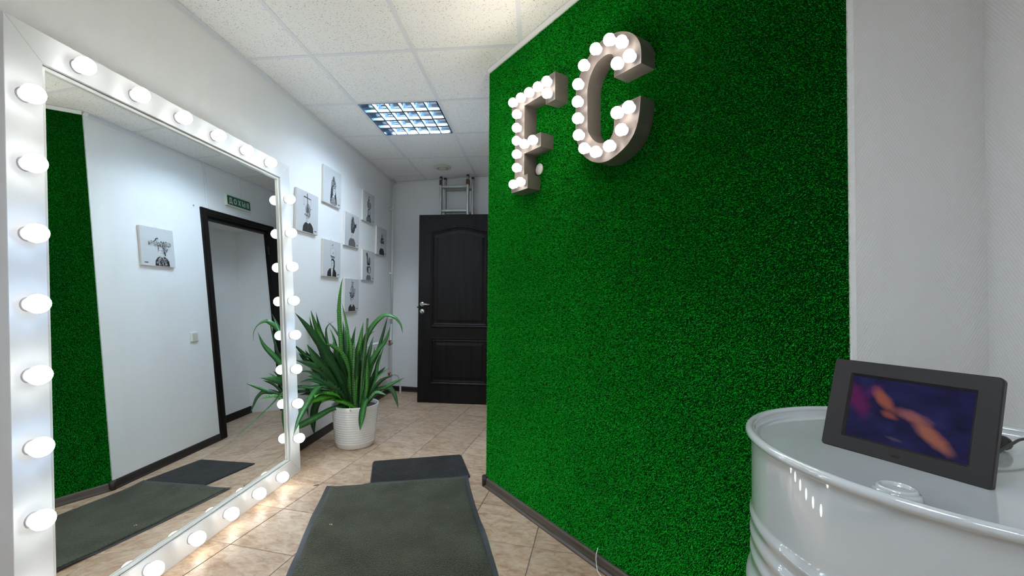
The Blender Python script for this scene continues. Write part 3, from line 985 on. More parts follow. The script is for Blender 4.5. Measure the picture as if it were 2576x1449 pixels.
MB().lathe([(0.0, 0.013), (0.006, 0.013), (0.007, 0.010)], (0.044, 0, 0.958), 12, 'y').build('keyhole', M['brass'], kr)
MB().box(-0.016, 0.0, 0.014, 0.028, 0.992, 1.008).build('latch_bolt', M['black_plastic'], dl)
for z in (0.25, 1.72):
    MB().tube([(DW + 0.006, -0.004, z), (DW + 0.006, -0.004, z + 0.09)], 0.007, 8).build('hinge', M['black_plastic'], dl)


# ================================================================== lit mirror
m_e = Vector((-0.0105, 0.99994, 0))
m_t = 0.0605
m_n = Vector((math.cos(m_t) * 0.99994, math.cos(m_t) * 0.0105, math.sin(m_t)))
m_up = m_n.cross(m_e)
MW, MH, MF, MT = 1.502, 1.967, 0.102, 0.078
mir = thing('wall_mirror', 'large white framed mirror with globe bulbs leaning on the left wall', 'mirror', matrix=frame_matrix((-1.487, 2.593, 0.0), m_e, m_up))


def board(poly):
    mb = MB()
    inn = offset_poly(poly, 0.0012)
    mb.fill(inn, 0.0).ring(poly, inn, 0.0012, 0.0)
    mb.prism(poly, 0.0012, MT, 'y', cap0=False)
    return mb


W, F_ = MW, MF
board([(-W, 0), (0, 0), (-F_, F_), (-W + F_, F_)]).build('frame_board', M['frame_white'], mir)
board([(-W + F_, MH - F_), (-F_, MH - F_), (0, MH), (-W, MH)]).build('frame_board', M['frame_white'], mir)
board([(-F_, F_), (0, 0), (0, MH), (-F_, MH - F_)]).build('frame_board', M['frame_white'], mir)
board([(-W, 0), (-W + F_, F_), (-W + F_, MH - F_), (-W, MH)]).build('frame_board', M['frame_white'], mir)
op = [(-W + F_, F_), (-F_, F_), (-F_, MH - F_), (-W + F_, MH - F_)]
MB().ring(op, offset_poly(op, 0.014), 0.019, 0.019).build('gap_strip', M['dark_gap'], mir)
b0, b1 = offset_poly(op, 0.0035), offset_poly(op, 0.0135)
MB().ring(b0, b1, 0.009, 0.010).ring(b1, b1, 0.010, 0.020).ring(b0, b0, 0.009, 0.020).build('bead', M['bead_white'], mir)
MB().fill(op, 0.0192).build('mirror_glass', M['glass_mirror'], mir)

R_ = 0.0295
dome = [(R_ * math.cos(math.radians(a)), 0.034 + R_ * math.sin(math.radians(a))) for a in range(-6, 91, 16)]
dome[-1] = (0.0, dome[-1][1])
base = [(0.0185, 0.001), (0.0205, 0.008), (0.0255, 0.018), (0.0284, 0.026), (dome[0][0], dome[0][1])]
dome_me = {k: MB().lathe(dome, seg=18, axis='y').mesh('bulb', M[k]) for k in ('bulb_cool', 'bulb_neutral', 'bulb_soft')}
base_me = MB().lathe(base, seg=20, axis='y').mesh('bulb_base', M['bulb_base'])
ring_me = MB().lathe([(0.0225, 0.0), (0.0225, 0.002), (0.0190, 0.003)], seg=20, axis='y').mesh('socket_ring', M['socket'])


def mirror_bulb(u, v, k):
    d = link(bpy.data.objects.new('bulb', dome_me[k]), mir)
    d.location = (u, 0, v)
    link(bpy.data.objects.new('bulb_base', base_me), d)
    link(bpy.data.objects.new('socket_ring', ring_me), d)


C_, N_, S_ = 'bulb_cool', 'bulb_neutral', 'bulb_soft'
rows = [0.225 + 0.2157 * k for k in range(8)]
for v, k in zip(rows, (S_, N_, C_, N_, C_, C_, N_, N_)):
    mirror_bulb(-W + 0.048, v, k)
for v, k in zip(rows, (N_, C_, N_, C_, N_, N_, N_, C_)):
    mirror_bulb(-0.055, v, k)
cols = [-0.243 - 0.2108 * k for k in range(6)]
for u in cols:
    mirror_bulb(u, MH - 0.057, N_)
    mirror_bulb(u, 0.062, S_)


# ================================================================== turf wall
def make_turf():
    n_blade = 850000
    rng = np.random.default_rng(3)
    u = rng.random(n_blade) * (GL + 0.006) - 0.003
    z = 0.046 + rng.random(n_blade) * (H - 0.020 - 0.046)
    # ragged side edges
    u += (rng.random(n_blade) - 0.5) * 0.004
    hgt = 0.0028 + 0.0037 * rng.random(n_blade)
    ang = rng.random(n_blade) * 2 * np.pi
    lean = (0.1 + 0.45 * rng.random(n_blade)) * hgt
    wdt = 0.00035 + 0.0004 * rng.random(n_blade)
    tw = rng.random(n_blade) * np.pi
    gu, gn = np.array(GU), np.array(GN)
    P = np.array(G0)[None] + u[:, None] * gu + gn * 0.001
    P[:, 2] = z
    side = np.cos(tw)[:, None] * gu + np.sin(tw)[:, None] * np.array([0, 0, 1.0])
    tip = P + gn * hgt[:, None] + (np.cos(ang) * lean)[:, None] * gu + (np.sin(ang) * lean - 0.0012)[:, None] * np.array([0, 0, 1.0])
    v = np.empty((n_blade, 4, 3))
    v[:, 0] = P - side * wdt[:, None]
    v[:, 1] = P + side * wdt[:, None]
    v[:, 2] = tip + side * (wdt * 0.7)[:, None]
    v[:, 3] = tip - side * (wdt * 0.7)[:, None]
    back = []
    for uu, zz in ((-0.002, 0.045), (GL + 0.002, 0.045), (GL + 0.002, H - 0.018), (-0.002, H - 0.018)):
        q = G0 + GU * uu + GN * 0.0015
        back.append((q.x, q.y, zz))
    verts = np.concatenate([v.reshape(-1, 3), np.array(back)])
    nq = n_blade + 1
    me = bpy.data.meshes.new('artificial_turf')
    me.vertices.add(len(verts))
    me.vertices.foreach_set('co', verts.ravel())
    me.loops.add(nq * 4)
    me.loops.foreach_set('vertex_index', np.arange(nq * 4, dtype=np.int32))
    me.polygons.add(nq)
    me.polygons.foreach_set('loop_start', np.arange(nq, dtype=np.int32) * 4)
    me.materials.append(M['turf'])
    me.materials.append(M['turf_back'])
    mi = np.zeros(nq, dtype=np.int32)
    mi[-1] = 1
    me.polygons.foreach_set('material_index', mi)
    me.update(calc_edges=True)
    o = link(bpy.data.objects.new('artificial_turf', me))
    return tag(o, 'bright green artificial grass covering the angled partition wall', 'turf', kind='stuff')


make_turf()


# ================================================================== marquee letters
LD = 0.082
wall_m = lambda u, z, off=0.0: frame_matrix(tuple(G0 + GU * u + GN * off + Vector((0, 0, z))), GU, (0, 0, 1))
rl = 0.0228
ldome = [(rl * math.cos(math.radians(a)), 0.0225 + rl * math.sin(math.radians(a))) for a in range(-6, 91, 16)]
ldome[-1] = (0.0, 0.0225 + rl)
lbase = [(0.0160, 0.0), (0.0175, 0.007), (0.0208, 0.014), (ldome[0][0], ldome[0][1])]
ldome_me = MB().lathe(ldome, seg=16, axis='y').mesh('bulb', M['bulb_warm'])
lbase_me = MB().lathe(lbase, seg=20, axis='y').mesh('bulb_base', M['bulb_base'])


def letter(name, label, out, bulbs):
    u0, z0 = min(p[0] for p in out), min(p[1] for p in out)
    t = thing(name, label, 'marquee letter', matrix=wall_m(u0, z0, LD), group='marquee letters on the turf')
    loc = [(a - u0, b - z0) for a, b in out]
    if sum(loc[i - 1][0] * loc[i][1] - loc[i][0] * loc[i - 1][1] for i in range(len(loc))) < 0:
        loc = loc[::-1]
    MB().fill(loc, 0.004).build('face', M['letter_face'], t)
    # side walls stand a little proud of the face as a lip
    inn = offset_poly(loc, 0.0016)
    mb = MB().ring(loc, loc, 0.0, LD - 0.002).ring(loc, inn, 0.0, 0.0).ring(inn, inn, 0.0, 0.004)
    mb.build('side_wall', M['letter_face'], t)
    for a, b in bulbs:
        d = link(bpy.data.objects.new('bulb', ldome_me), t)
        d.location = (a - u0, 0.004, b - z0)
        link(bpy.data.objects.new('bulb_base', lbase_me), d)
    return t


letter('letter_f', 'grey metal letter F set with round warm bulbs on green turf', F_OUT, F_BULB)
seg1 = smooth_path([(a, b, 0) for a, b in G_OUT[0:21]], 3)
seg2 = smooth_path([(a, b, 0) for a, b in G_OUT[21:]], 3)
Gs = [(p.x, p.y) for p in seg1] + [(p.x, p.y) for p in seg2]
letter('letter_g', 'larger grey metal letter G set with round warm bulbs on green turf', Gs, G_BULB)
# round white cap on the turf by the stem of the F
cap = thing('wall_cap', 'small round white cap on the turf beside the stem of letter F', 'wall cap', matrix=wall_m(0.494, 1.767, 0.010))
MB().lathe([(0.028, 0.0), (0.029, 0.003), (0.026, 0.005), (0.0, 0.006)], seg=24, axis='y').build('cover', M['plain_white'], cap)
MB().box(-0.0015, 0.0015, -0.010, -0.005, -0.018, 0.018).build('tab', M['plain_white'], cap)
# thin white wire that comes out of the turf foot
wp = [G0 + GU * 0.888 + GN * 0.004 + Vector((0, 0, 0.075)), G0 + GU * 0.893 + GN * 0.020 + Vector((0, 0, 0.052)), G0 + GU * 0.902 + GN * 0.028 + Vector((0, 0, 0.026)),
      G0 + GU * 0.925 + GN * 0.040 + Vector((0, 0, 0.004)), G0 + GU * 0.975 + GN * 0.045 + Vector((0, 0, 0.003)), G0 + GU * 1.08 + GN * 0.035 + Vector((0, 0, 0.003))]
tag(MB().tube(smooth_path(wp, 5), 0.0022, 6).build('cable', M['wire_white']), 'thin white cable hanging over the grey-brown baseboard of the turf wall', 'cable')


# ================================================================== ceiling fittings
def luminaire(x0, y0, tube_key, label):
    t = thing('ceiling_light', label, 'ceiling light', (x0 + 0.3, y0 + 0.3, H), group='recessed louvre ceiling lights')
    a = 0.287
    mb = MB()
    for s in (-1, 1):
        mb.box(-a, a, s * a - 0.004, s * a + 0.004, -0.001, 0.085)
        mb.box(s * a - 0.004, s * a + 0.004, -a, a, -0.001, 0.085)
    mb.box(-a, a, -a, a, 0.085, 0.09)
    mb.build('housing', M['alu_bright'], t)
    # four parabolic troughs, each with its tube
    p = 2 * a / 4
    for k in range(4):
        yc = -a + p * (k + 0.5)
        prof = [(-p / 2, 0.004), (-p / 2 + 0.006, 0.030), (-p / 2 + 0.020, 0.055), (-0.020, 0.072), (0.020, 0.072), (p / 2 - 0.020, 0.055), (p / 2 - 0.006, 0.030), (p / 2, 0.004)]
        v = [(x, yc + q, z) for x in (-a, a) for q, z in prof]
        n = len(prof)
        MB().add(v, [(i, i + 1, n + i + 1, n + i) for i in range(n - 1)], smooth=True).build('reflector', M['alu_bright'], t, fix=False)
        tb = MB().tube([(-a + 0.04, yc, 0.048), (a - 0.04, yc, 0.048)], 0.0130, 12).build('tube', M[tube_key], t)
        MB().tube([(-a + 0.003, yc, 0.048), (-a + 0.04, yc, 0.048)], 0.0135, 10).tube([(a - 0.04, yc, 0.048), (a - 0.003, yc, 0.048)], 0.0135, 10).build('tube_cap', M['socket'], tb)
        for j in range(5):
            xc = -a + 2 * a * (j + 1) / 6
            bl = [(xc - 0.0050, 0.0), (xc + 0.0050, 0.0), (xc + 0.0012, 0.034), (xc - 0.0012, 0.034)]
            MB().prism(bl, yc - p / 2 + 0.003, yc + p / 2 - 0.003, 'y').build('louvre_blade', M['alu_blade'], t)
    for k in range(3):
        yc = -a + p * (k + 1)
        MB().prism([(yc - 0.011, 0.0), (yc + 0.011, 0.0), (yc + 0.002, 0.03), (yc - 0.002, 0.03)], -a, a, 'x').build('louvre_rail', M['alu_blade'], t)
    return t


for (x0, y0), key in LUM.items():
    luminaire(x0, y0, key, {2.883: 'square recessed ceiling light with mirrored louvre above the corridor', -0.117: 'added square ceiling light for general fill, nearest behind the viewer', -1.317: 'added square ceiling light for general fill, farthest behind the viewer'}[y0])
vt = thing('ceiling_vent', 'round cream ceiling vent near the far end of the corridor', 'vent', (-0.99, 4.39, H))
MB().lathe([(0.055, -0.012), (0.062, -0.016), (0.085, -0.008), (0.090, 0.0), (0.05, 0.004), (0.045, 0.003)], seg=32).build('flange', M['vent_cream'], vt)
MB().lathe([(0.0, -0.022), (0.030, -0.021), (0.046, -0.015), (0.048, -0.010), (0.0, -0.008)], seg=32).build('disc', M['vent_cream'], vt)
MB().lathe([(0.0, 0.004), (0.056, 0.004), (0.056, -0.004)], seg=24).build('throat', M['dark_gap'], vt)


# ================================================================== canvases
def ell(cx, cy, rx, ry, n=18, rot=0.0):
    c, s = math.cos(math.radians(rot)), math.sin(math.radians(rot))
    return [(cx + rx * math.cos(2 * math.pi * k / n) * c - ry * math.sin(2 * math.pi * k / n) * s, cy + rx * math.cos(2 * math.pi * k / n) * s + ry * math.sin(2 * math.pi * k / n) * c) for k in range(n)]


def face(cx, cy, rx, ry, skin=0.62, turn=0.0):
    """a plain face: oval, shade side, brows, eyes, nose, mouth"""
    L = [(skin, ell(cx, cy, rx, ry)), (skin * 0.72, ell(cx - rx * 0.62, cy - ry * 0.1, rx * 0.36, ry * 0.8))]
    for s in (-1, 1):
        ex = cx + (s * 0.40 + turn) * rx
        L.append((0.10, ell(ex, cy + ry * 0.10, rx * 0.20, ry * 0.075)))
        L.append((0.16, ell(ex, cy + ry * 0.27, rx * 0.25, ry * 0.04)))
    L.append((skin * 0.6, [(cx + turn * rx - rx * 0.05, cy + ry * 0.1), (cx + turn * rx + rx * 0.12, cy - ry * 0.25), (cx + turn * rx - rx * 0.12, cy - ry * 0.25)]))
    L.append((0.20, ell(cx + turn * rx, cy - ry * 0.50, rx * 0.30, ry * 0.07)))
    return L


def bust(cx, w, top, neck_w, shade, skin=0.62, collar=None):
    """shoulders from the lower edge up to the neck"""
    L = [(skin * 0.85, [(cx - neck_w, top - 0.05), (cx + neck_w, top - 0.05), (cx + neck_w * 0.9, top + 0.09), (cx - neck_w * 0.9, top + 0.09)])]
    L.append((shade, [(cx - w, 0.012), (cx + w, 0.012), (cx + w * 0.93, top * 0.55), (cx + w * 0.62, top * 0.86), (cx + neck_w * 1.1, top), (cx, top - 0.04), (cx - neck_w * 1.1, top), (cx - w * 0.62, top * 0.86), (cx - w * 0.93, top * 0.55)]))
    if collar:
        L.append((collar, [(cx - neck_w * 1.1, top), (cx, top - 0.10), (cx + neck_w * 1.1, top), (cx + neck_w * 0.7, top - 0.01), (cx, top - 0.05), (cx - neck_w * 0.7, top - 0.01)]))
    return L


def scatter(cx, cy, rx, ry, n, r, lo, hi, seed):
    rg = random.Random(seed)
    L = []
    for _ in range(n):
        a, q = rg.random() * 6.283, math.sqrt(rg.random())
        L.append((rg.uniform(lo, hi), ell(cx + rx * q * math.cos(a), cy + ry * q * math.sin(a), r * rg.uniform(0.5, 1.3), r * rg.uniform(0.35, 0.8), 8, rg.random() * 180)))
    return L


def line(x0, y0, x1, y1, w, s):
    dx, dy = x1 - x0, y1 - y0
    l = math.hypot(dx, dy)
    nx, ny = -dy / l * w / 2, dx / l * w / 2
    return (s, [(x0 + nx, y0 + ny), (x1 + nx, y1 + ny), (x1 - nx, y1 - ny), (x0 - nx, y0 - ny)])


ART = {}
# violin-headed man with a balance beam
A_ = bust(0.53, 0.25, 0.26, 0.075, 0.035, collar=0.06)
A_ += [(0.05, [(0.42, 0.25), (0.53, 0.05), (0.64, 0.25), (0.58, 0.20), (0.53, 0.12), (0.48, 0.20)])]
A_ += [(0.20, ell(0.51, 0.56, 0.115, 0.14)), (0.30, ell(0.51, 0.60, 0.085, 0.12)), (0.10, ell(0.50, 0.54, 0.05, 0.10))]
A_ += face(0.51, 0.335, 0.085, 0.105)
A_ += scatter(0.50, 0.43, 0.125, 0.045, 46, 0.032, 0.10, 0.42, 1)
A_ += [line(0.49, 0.62, 0.465, 0.93, 0.03, 0.09), line(0.31, 0.86, 0.64, 0.835, 0.022, 0.03), line(0.32, 0.86, 0.30, 0.66, 0.004, 0.25), line(0.32, 0.86, 0.35, 0.66, 0.004, 0.25),
       line(0.63, 0.84, 0.60, 0.60, 0.004, 0.25), line(0.63, 0.84, 0.68, 0.60, 0.004, 0.25), (0.2, ell(0.64, 0.60, 0.05, 0.008)), (0.2, ell(0.32, 0.66, 0.03, 0.006)), (0.12, ell(0.465, 0.93, 0.022, 0.03))]
ART['violin'] = A_
# long-haired woman in a beaded helmet
A_ = [(0.05, [(0.36, 0.10), (0.40, 0.42), (0.44, 0.60), (0.62, 0.60), (0.68, 0.40), (0.74, 0.12), (0.66, 0.08), (0.60, 0.30), (0.50, 0.28), (0.46, 0.06)])]
A_ += [(0.30, [(0.40, 0.02), (0.72, 0.02), (0.70, 0.16), (0.60, 0.24), (0.48, 0.24), (0.42, 0.16)])]
A_ += face(0.58, 0.40, 0.075, 0.11, turn=0.15)
A_ += [(0.08, ell(0.55, 0.60, 0.13, 0.13)), (0.12, ell(0.55, 0.72, 0.06, 0.10))] + scatter(0.56, 0.56, 0.15, 0.12, 60, 0.022, 0.05, 0.55, 2)
A_ += scatter(0.55, 0.10, 0.14, 0.09, 26, 0.02, 0.04, 0.35, 3)
A_ += [line(0.43, 0.30, 0.40, 0.04, 0.05, 0.03), line(0.66, 0.28, 0.72, 0.06, 0.045, 0.03), line(0.40, 0.18, 0.44, 0.04, 0.02, 0.4)]
ART['helmet'] = A_
# girl with gourds on her head
A_ = bust(0.50, 0.22, 0.22, 0.06, 0.16)
A_ += [(0.03, [(0.40, 0.14), (0.41, 0.38), (0.45, 0.46), (0.56, 0.46), (0.61, 0.36), (0.62, 0.13), (0.56, 0.20), (0.47, 0.20)])] + face(0.51, 0.335, 0.065, 0.095)
A_ += [(0.13, ell(0.46, 0.60, 0.10, 0.13)), (0.20, ell(0.57, 0.58, 0.12, 0.12, 18, -20)), (0.28, ell(0.49, 0.62, 0.04, 0.10)), (0.26, ell(0.60, 0.58, 0.04, 0.09)), (0.16, ell(0.48, 0.77, 0.07, 0.05)), (0.3, ell(0.48, 0.79, 0.04, 0.02)), (0.05, ell(0.50, 0.86, 0.035, 0.03, 10, 30))]
ART['gourds'] = A_
# man in a tall woven headdress
A_ = bust(0.50, 0.25, 0.27, 0.07, 0.14, collar=0.08)
A_ += face(0.54, 0.355, 0.075, 0.085, turn=0.15)
A_ += [(0.05, [(0.43, 0.42), (0.60, 0.42), (0.68, 0.52), (0.74, 0.72), (0.66, 0.72), (0.58, 0.92), (0.50, 0.93), (0.43, 0.74), (0.40, 0.58)]), (0.03, [(0.60, 0.55), (0.76, 0.74), (0.80, 0.74), (0.78, 0.60), (0.70, 0.62)])]
A_ += scatter(0.52, 0.72, 0.10, 0.20, 60, 0.022, 0.04, 0.45, 4)
A_ += [line(0.44, 0.70, 0.37, 0.80, 0.008, 0.08), line(0.46, 0.80, 0.42, 0.90, 0.008, 0.08), line(0.52, 0.90, 0.50, 0.97, 0.008, 0.08), line(0.42, 0.62, 0.35, 0.68, 0.008, 0.08)]
ART['woven'] = A_
# person with fish wrapped round the head
A_ = bust(0.50, 0.25, 0.26, 0.065, 0.025, collar=0.05) + face(0.52, 0.345, 0.07, 0.085)
A_ += [(0.05, [(0.34, 0.48), (0.44, 0.40), (0.60, 0.44), (0.72, 0.40), (0.70, 0.58), (0.60, 0.66), (0.44, 0.64)]), (0.30, ell(0.44, 0.50, 0.09, 0.025, 14, -12)), (0.36, ell(0.60, 0.54, 0.10, 0.025, 14, 15)), (0.28, ell(0.52, 0.68, 0.09, 0.06)), (0.5, ell(0.40, 0.66, 0.03, 0.03)), (0.04, [(0.49, 0.70), (0.55, 0.70), (0.53, 0.84)]), (0.1, ell(0.52, 0.50, 0.10, 0.03))]
ART['fish'] = A_
# woman with a glass bowl
A_ = bust(0.50, 0.27, 0.24, 0.06, 0.025)
A_ += [(0.62, [(0.44, 0.22), (0.56, 0.22), (0.52, 0.02), (0.47, 0.02)])]
A_ += [(0.03, [(0.60, 0.05), (0.66, 0.30), (0.65, 0.46), (0.57, 0.50), (0.46, 0.49), (0.45, 0.42), (0.58, 0.40), (0.57, 0.10)])] + face(0.52, 0.365, 0.075, 0.105)
A_ += [(0.03, [(0.44, 0.44), (0.47, 0.50), (0.60, 0.50), (0.64, 0.40), (0.60, 0.44), (0.50, 0.46)])]
A_ += [(0.12, ell(0.54, 0.66, 0.155, 0.165, 28)), (0.60, ell(0.54, 0.66, 0.148, 0.158, 28)), (0.28, [(0.41, 0.57), (0.67, 0.57), (0.65, 0.52), (0.54, 0.495), (0.43, 0.52)]), (0.07, [(0.42, 0.60), (0.50, 0.58), (0.66, 0.57), (0.66, 0.55), (0.50, 0.55), (0.42, 0.575)]), (0.40, ell(0.56, 0.66, 0.05, 0.035)), (0.12, ell(0.47, 0.82, 0.05, 0.05)), (0.62, ell(0.47, 0.82, 0.043, 0.043)), line(0.49, 0.86, 0.55, 0.91, 0.02, 0.06)]
ART['bowl'] = A_
# curly-haired child with boots on the head
A_ = bust(0.50, 0.20, 0.20, 0.06, 0.13) + [(0.05, ell(0.47, 0.38, 0.14, 0.14)), (0.07, ell(0.56, 0.36, 0.12, 0.13))] + face(0.55, 0.345, 0.08, 0.095, turn=0.15)
A_ += [(0.62, [(0.40, 0.46), (0.62, 0.50), (0.60, 0.54), (0.40, 0.51)]), (0.06, [(0.36, 0.52), (0.32, 0.78), (0.26, 0.88), (0.34, 0.94), (0.41, 0.86), (0.46, 0.64), (0.44, 0.50)]), (0.08, [(0.46, 0.52), (0.50, 0.74), (0.56, 0.80), (0.62, 0.74), (0.63, 0.58), (0.58, 0.50)]), (0.25, ell(0.40, 0.70, 0.02, 0.10, 12, 12)), (0.28, ell(0.57, 0.66, 0.018, 0.09)), (0.02, ell(0.48, 0.55, 0.09, 0.04))]
ART['boots'] = A_
# youth with a jug wrapped in a striped scarf
A_ = bust(0.50, 0.25, 0.22, 0.065, 0.03) + [(0.60, ell(0.50, 0.20, 0.055, 0.06))] + [(0.04, ell(0.50, 0.38, 0.10, 0.08))] + face(0.505, 0.335, 0.075, 0.085)
A_ += [(0.05, [(0.36, 0.44), (0.64, 0.44), (0.70, 0.56), (0.66, 0.59), (0.40, 0.58), (0.27, 0.58), (0.36, 0.54)]), line(0.40, 0.50, 0.68, 0.53, 0.014, 0.55), line(0.41, 0.54, 0.69, 0.57, 0.014, 0.55), line(0.40, 0.46, 0.64, 0.48, 0.012, 0.45)]
A_ += [(0.26, ell(0.50, 0.66, 0.13, 0.10)), (0.40, ell(0.46, 0.67, 0.05, 0.08)), (0.32, [(0.44, 0.74), (0.57, 0.74), (0.58, 0.90), (0.45, 0.90)]), line(0.43, 0.765, 0.59, 0.75, 0.014, 0.04), line(0.45, 0.90, 0.62, 0.89, 0.014, 0.04), line(0.68, 0.58, 0.69, 0.70, 0.035, 0.05), line(0.50, 0.91, 0.51, 0.96, 0.008, 0.1)]
ART['jug'] = A_
# woman with birds and blossom in her hair (right wall)
A_ = bust(0.40, 0.22, 0.26, 0.065, 0.02, collar=0.03) + scatter(0.40, 0.12, 0.17, 0.10, 44, 0.034, 0.015, 0.42, 5)
A_ += [(0.05, ell(0.41, 0.43, 0.105, 0.13)), (0.05, line(0.32, 0.42, 0.30, 0.28, 0.04, 0.05)[1])] + face(0.42, 0.40, 0.08, 0.105, turn=0.1)
A_ += scatter(0.42, 0.56, 0.20, 0.09, 90, 0.03, 0.04, 0.55, 6) + scatter(0.26, 0.60, 0.16, 0.08, 50, 0.02, 0.05, 0.5, 7) + scatter(0.66, 0.58, 0.14, 0.06, 40, 0.02, 0.08, 0.5, 8) + scatter(0.30, 0.45, 0.08, 0.08, 30, 0.02, 0.04, 0.4, 9)
A_ += [(0.02, ell(0.54, 0.70, 0.055, 0.028, 14, -35)), (0.55, ell(0.535, 0.69, 0.03, 0.015, 12, -35)), line(0.57, 0.68, 0.64, 0.62, 0.018, 0.02)]
ART['birds'] = A_


def canvas(label, art, matrix, s=0.30):
    """local X runs to the right as one looks at it, -Y faces out"""
    t = thing('canvas_print', label, 'picture', matrix=matrix, group='square black and white canvases')
    h = s / 2
    MB().box(-h, h, 0.0, 0.018, -h, h, ch=0.0015).build('stretcher', M['canvas_side'], t)
    v, f, sh = [], [], []

    def put(poly, shade, d):
        n = len(v)
        for a, b in poly:
            v.append(((min(max(a, 0.004), 0.996) - 0.5) * s, d, (min(max(b, 0.004), 0.996) - 0.5) * s))
        f.append(tuple(range(n, n + len(poly))))
        sh.append(shade)
    put([(0.004, 0.004), (0.996, 0.004), (0.996, 0.996), (0.004, 0.996)], 0.58, -0.0003)
    for k, (shade, poly) in enumerate(ART[art]):
        put(poly, shade, -0.0004 - 0.000012 * k)
    for k in range(6):
        put([(0.82 + 0.018 * k, 0.072), (0.834 + 0.018 * k, 0.072), (0.834 + 0.018 * k, 0.092), (0.82 + 0.018 * k, 0.092)], 0.02, -0.0005)
    put([(0.82, 0.066), (0.92, 0.066), (0.92, 0.076), (0.82, 0.076)], 0.02, -0.0006)
    me = bpy.data.meshes.new('print')
    me.from_pydata(v, [], f)
    at = me.attributes.new('shade', 'FLOAT', 'FACE')
    at.data.foreach_set('value', sh)
    me.materials.append(M['print'])
    link(bpy.data.objects.new('print', me), t)
    # nail and loop of thread above the canvas
    MB().tube([(-0.02, 0.010, h - 0.002), (0.0, 0.012, h + 0.014), (0.004, 0.016, h + 0.02)], 0.0007, 5).build('hanger', M['socket'], t)
    return t


def left_wall(y, z):
    return frame_matrix((XL + 0.0185, y, z), (0, 1, 0), (0, 0, 1))


for art, y, z, lab in (
        ('violin', 2.962, 1.737, 'canvas of a man with a violin and balance beam on his head, beside the mirror'),
        ('helmet', 3.341, 2.022, 'canvas of a long-haired woman in a dark helmet, highest on the left wall'),
        ('gourds', 4.108, 2.015, 'canvas of a girl balancing gourds, upper one near the far corner'),
        ('woven', 3.727, 1.724, 'canvas of a man in a tall woven headdress, middle of the cluster'),
        ('fish', 4.480, 1.722, 'canvas of a person in black with fish on the head, nearest the corner pipe'),
        ('bowl', 3.350, 1.428, 'canvas of a dark-jacketed woman with a clear glass bowl on her head'),
        ('boots', 4.124, 1.430, 'canvas of a curly-haired child with two boots on the head'),
        ('jug', 3.744, 1.130, 'canvas of a youth with a jug in a striped scarf, lowest above the plant')):
    canvas(lab, art, left_wall(y, z))
canvas('canvas of a woman with birds and blossom in her hair, seen only in the mirror', 'birds', frame_matrix((XC - 0.0185, 3.013, 1.645), (0, -1, 0), (0, 0, 1)))


# ================================================================== fittings on the corridor wall (seen in the mirror)
sg = thing('exit_sign', 'green and white exit sign above the doorway, seen in the mirror', 'sign', matrix=frame_matrix((XC - 0.024, 4.010, 2.155), (0, -1, 0), (0, 0, 1)))
MB().box(-0.182, 0.182, 0.0, 0.024, 0.0, 0.118, ch=0.003).build('case', M['cream'], sg)
MB().fill(round_rect(-0.170, 0.170, 0.014, 0.106, 0.010), -0.0006).build('panel', M['sign_green'], sg)


def strokes(mb, x0, parts):
    """bold letter strokes on the sign: outlines in units of the letter height"""
    hh = 0.054
    for k, poly in enumerate(parts):
        mb.prism([(x0 + a * hh, 0.033 + b * hh) for a, b in poly], -0.0014 - 0.00002 * k, -0.0004 + 0.00002 * k, 'y')


def bow(cx, cy, rx, ry, w, a0, a1, k=10):
    """curved stroke as short straight pieces"""
    out = []
    for i in range(k):
        p, q = math.radians(a0 + (a1 - a0) * i / k), math.radians(a0 + (a1 - a0) * (i + 1) / k)
        out.append([(cx + rx * math.cos(p), cy + ry * math.sin(p)), (cx + rx * math.cos(q), cy + ry * math.sin(q)), (cx + (rx - w) * math.cos(q), cy + (ry - w) * math.sin(q)), (cx + (rx - w) * math.cos(p), cy + (ry - w) * math.sin(p))])
    return out


def bar_(x0, x1, y0, y1):
    return [(x0, y0), (x1, y0), (x1, y1), (x0, y1)]


q_ = 0.19
V_ = [bar_(0, q_, 0, 1), bar_(q_, 0.40, 0, 0.16), bar_(q_, 0.40, 0.43, 0.58), bar_(q_, 0.38, 0.84, 1.0)] + bow(0.40, 0.29, 0.30, 0.29, q_ * 0.9, -90, 90) + bow(0.38, 0.715, 0.27, 0.285, q_ * 0.9, -90, 90)
Y_ = [bar_(0, q_, 0, 1), bar_(q_, 0.34, 0, 0.16), bar_(q_, 0.34, 0.44, 0.60), bar_(0.70, 0.89, 0, 1)] + bow(0.34, 0.30, 0.28, 0.30, q_ * 0.9, -90, 90)
X_ = [[(0, 0), (0.23, 0), (0.82, 1), (0.59, 1)], [(0.59, 0), (0.82, 0), (0.23, 1), (0, 1)]]
O_ = bow(0.42, 0.5, 0.42, 0.52, q_, 0, 360, 24)
D_ = [bar_(0, 0.88, 0, 0.16), bar_(0, 0.16, -0.20, 0.0), bar_(0.72, 0.88, -0.20, 0.0), [(0.10, 0.16), (0.27, 0.16), (0.36, 1), (0.19, 1)], bar_(0.56, 0.75, 0.16, 1.0), bar_(0.30, 0.60, 0.84, 1.0)]
mb = MB()
cur = -0.148
for g_, w_ in ((V_, 0.70), (Y_, 0.89), (X_, 0.82), (O_, 0.84), (D_, 0.88)):
    strokes(mb, cur, g_)
    cur += (w_ + 0.33) * 0.054
mb.build('lettering', M['sign_letter'], sg)
for y, z0, lab in ((3.588, DZ + 0.072, 'white cable duct from ceiling to the near corner of the casing, seen in the mirror'), (4.062, 2.273, 'white cable duct running down to the exit sign, seen in the mirror'), (4.610, 2.20, 'white cable duct beyond the exit sign, seen in the mirror')):
    mb = MB().box(XC - 0.014, XC, y - 0.009, y + 0.009, z0, H - 0.002, ch=0.002)
    tag(mb.build('cable_duct', M['pipe']), lab, 'cable duct', 'white cable ducts above the doorway')
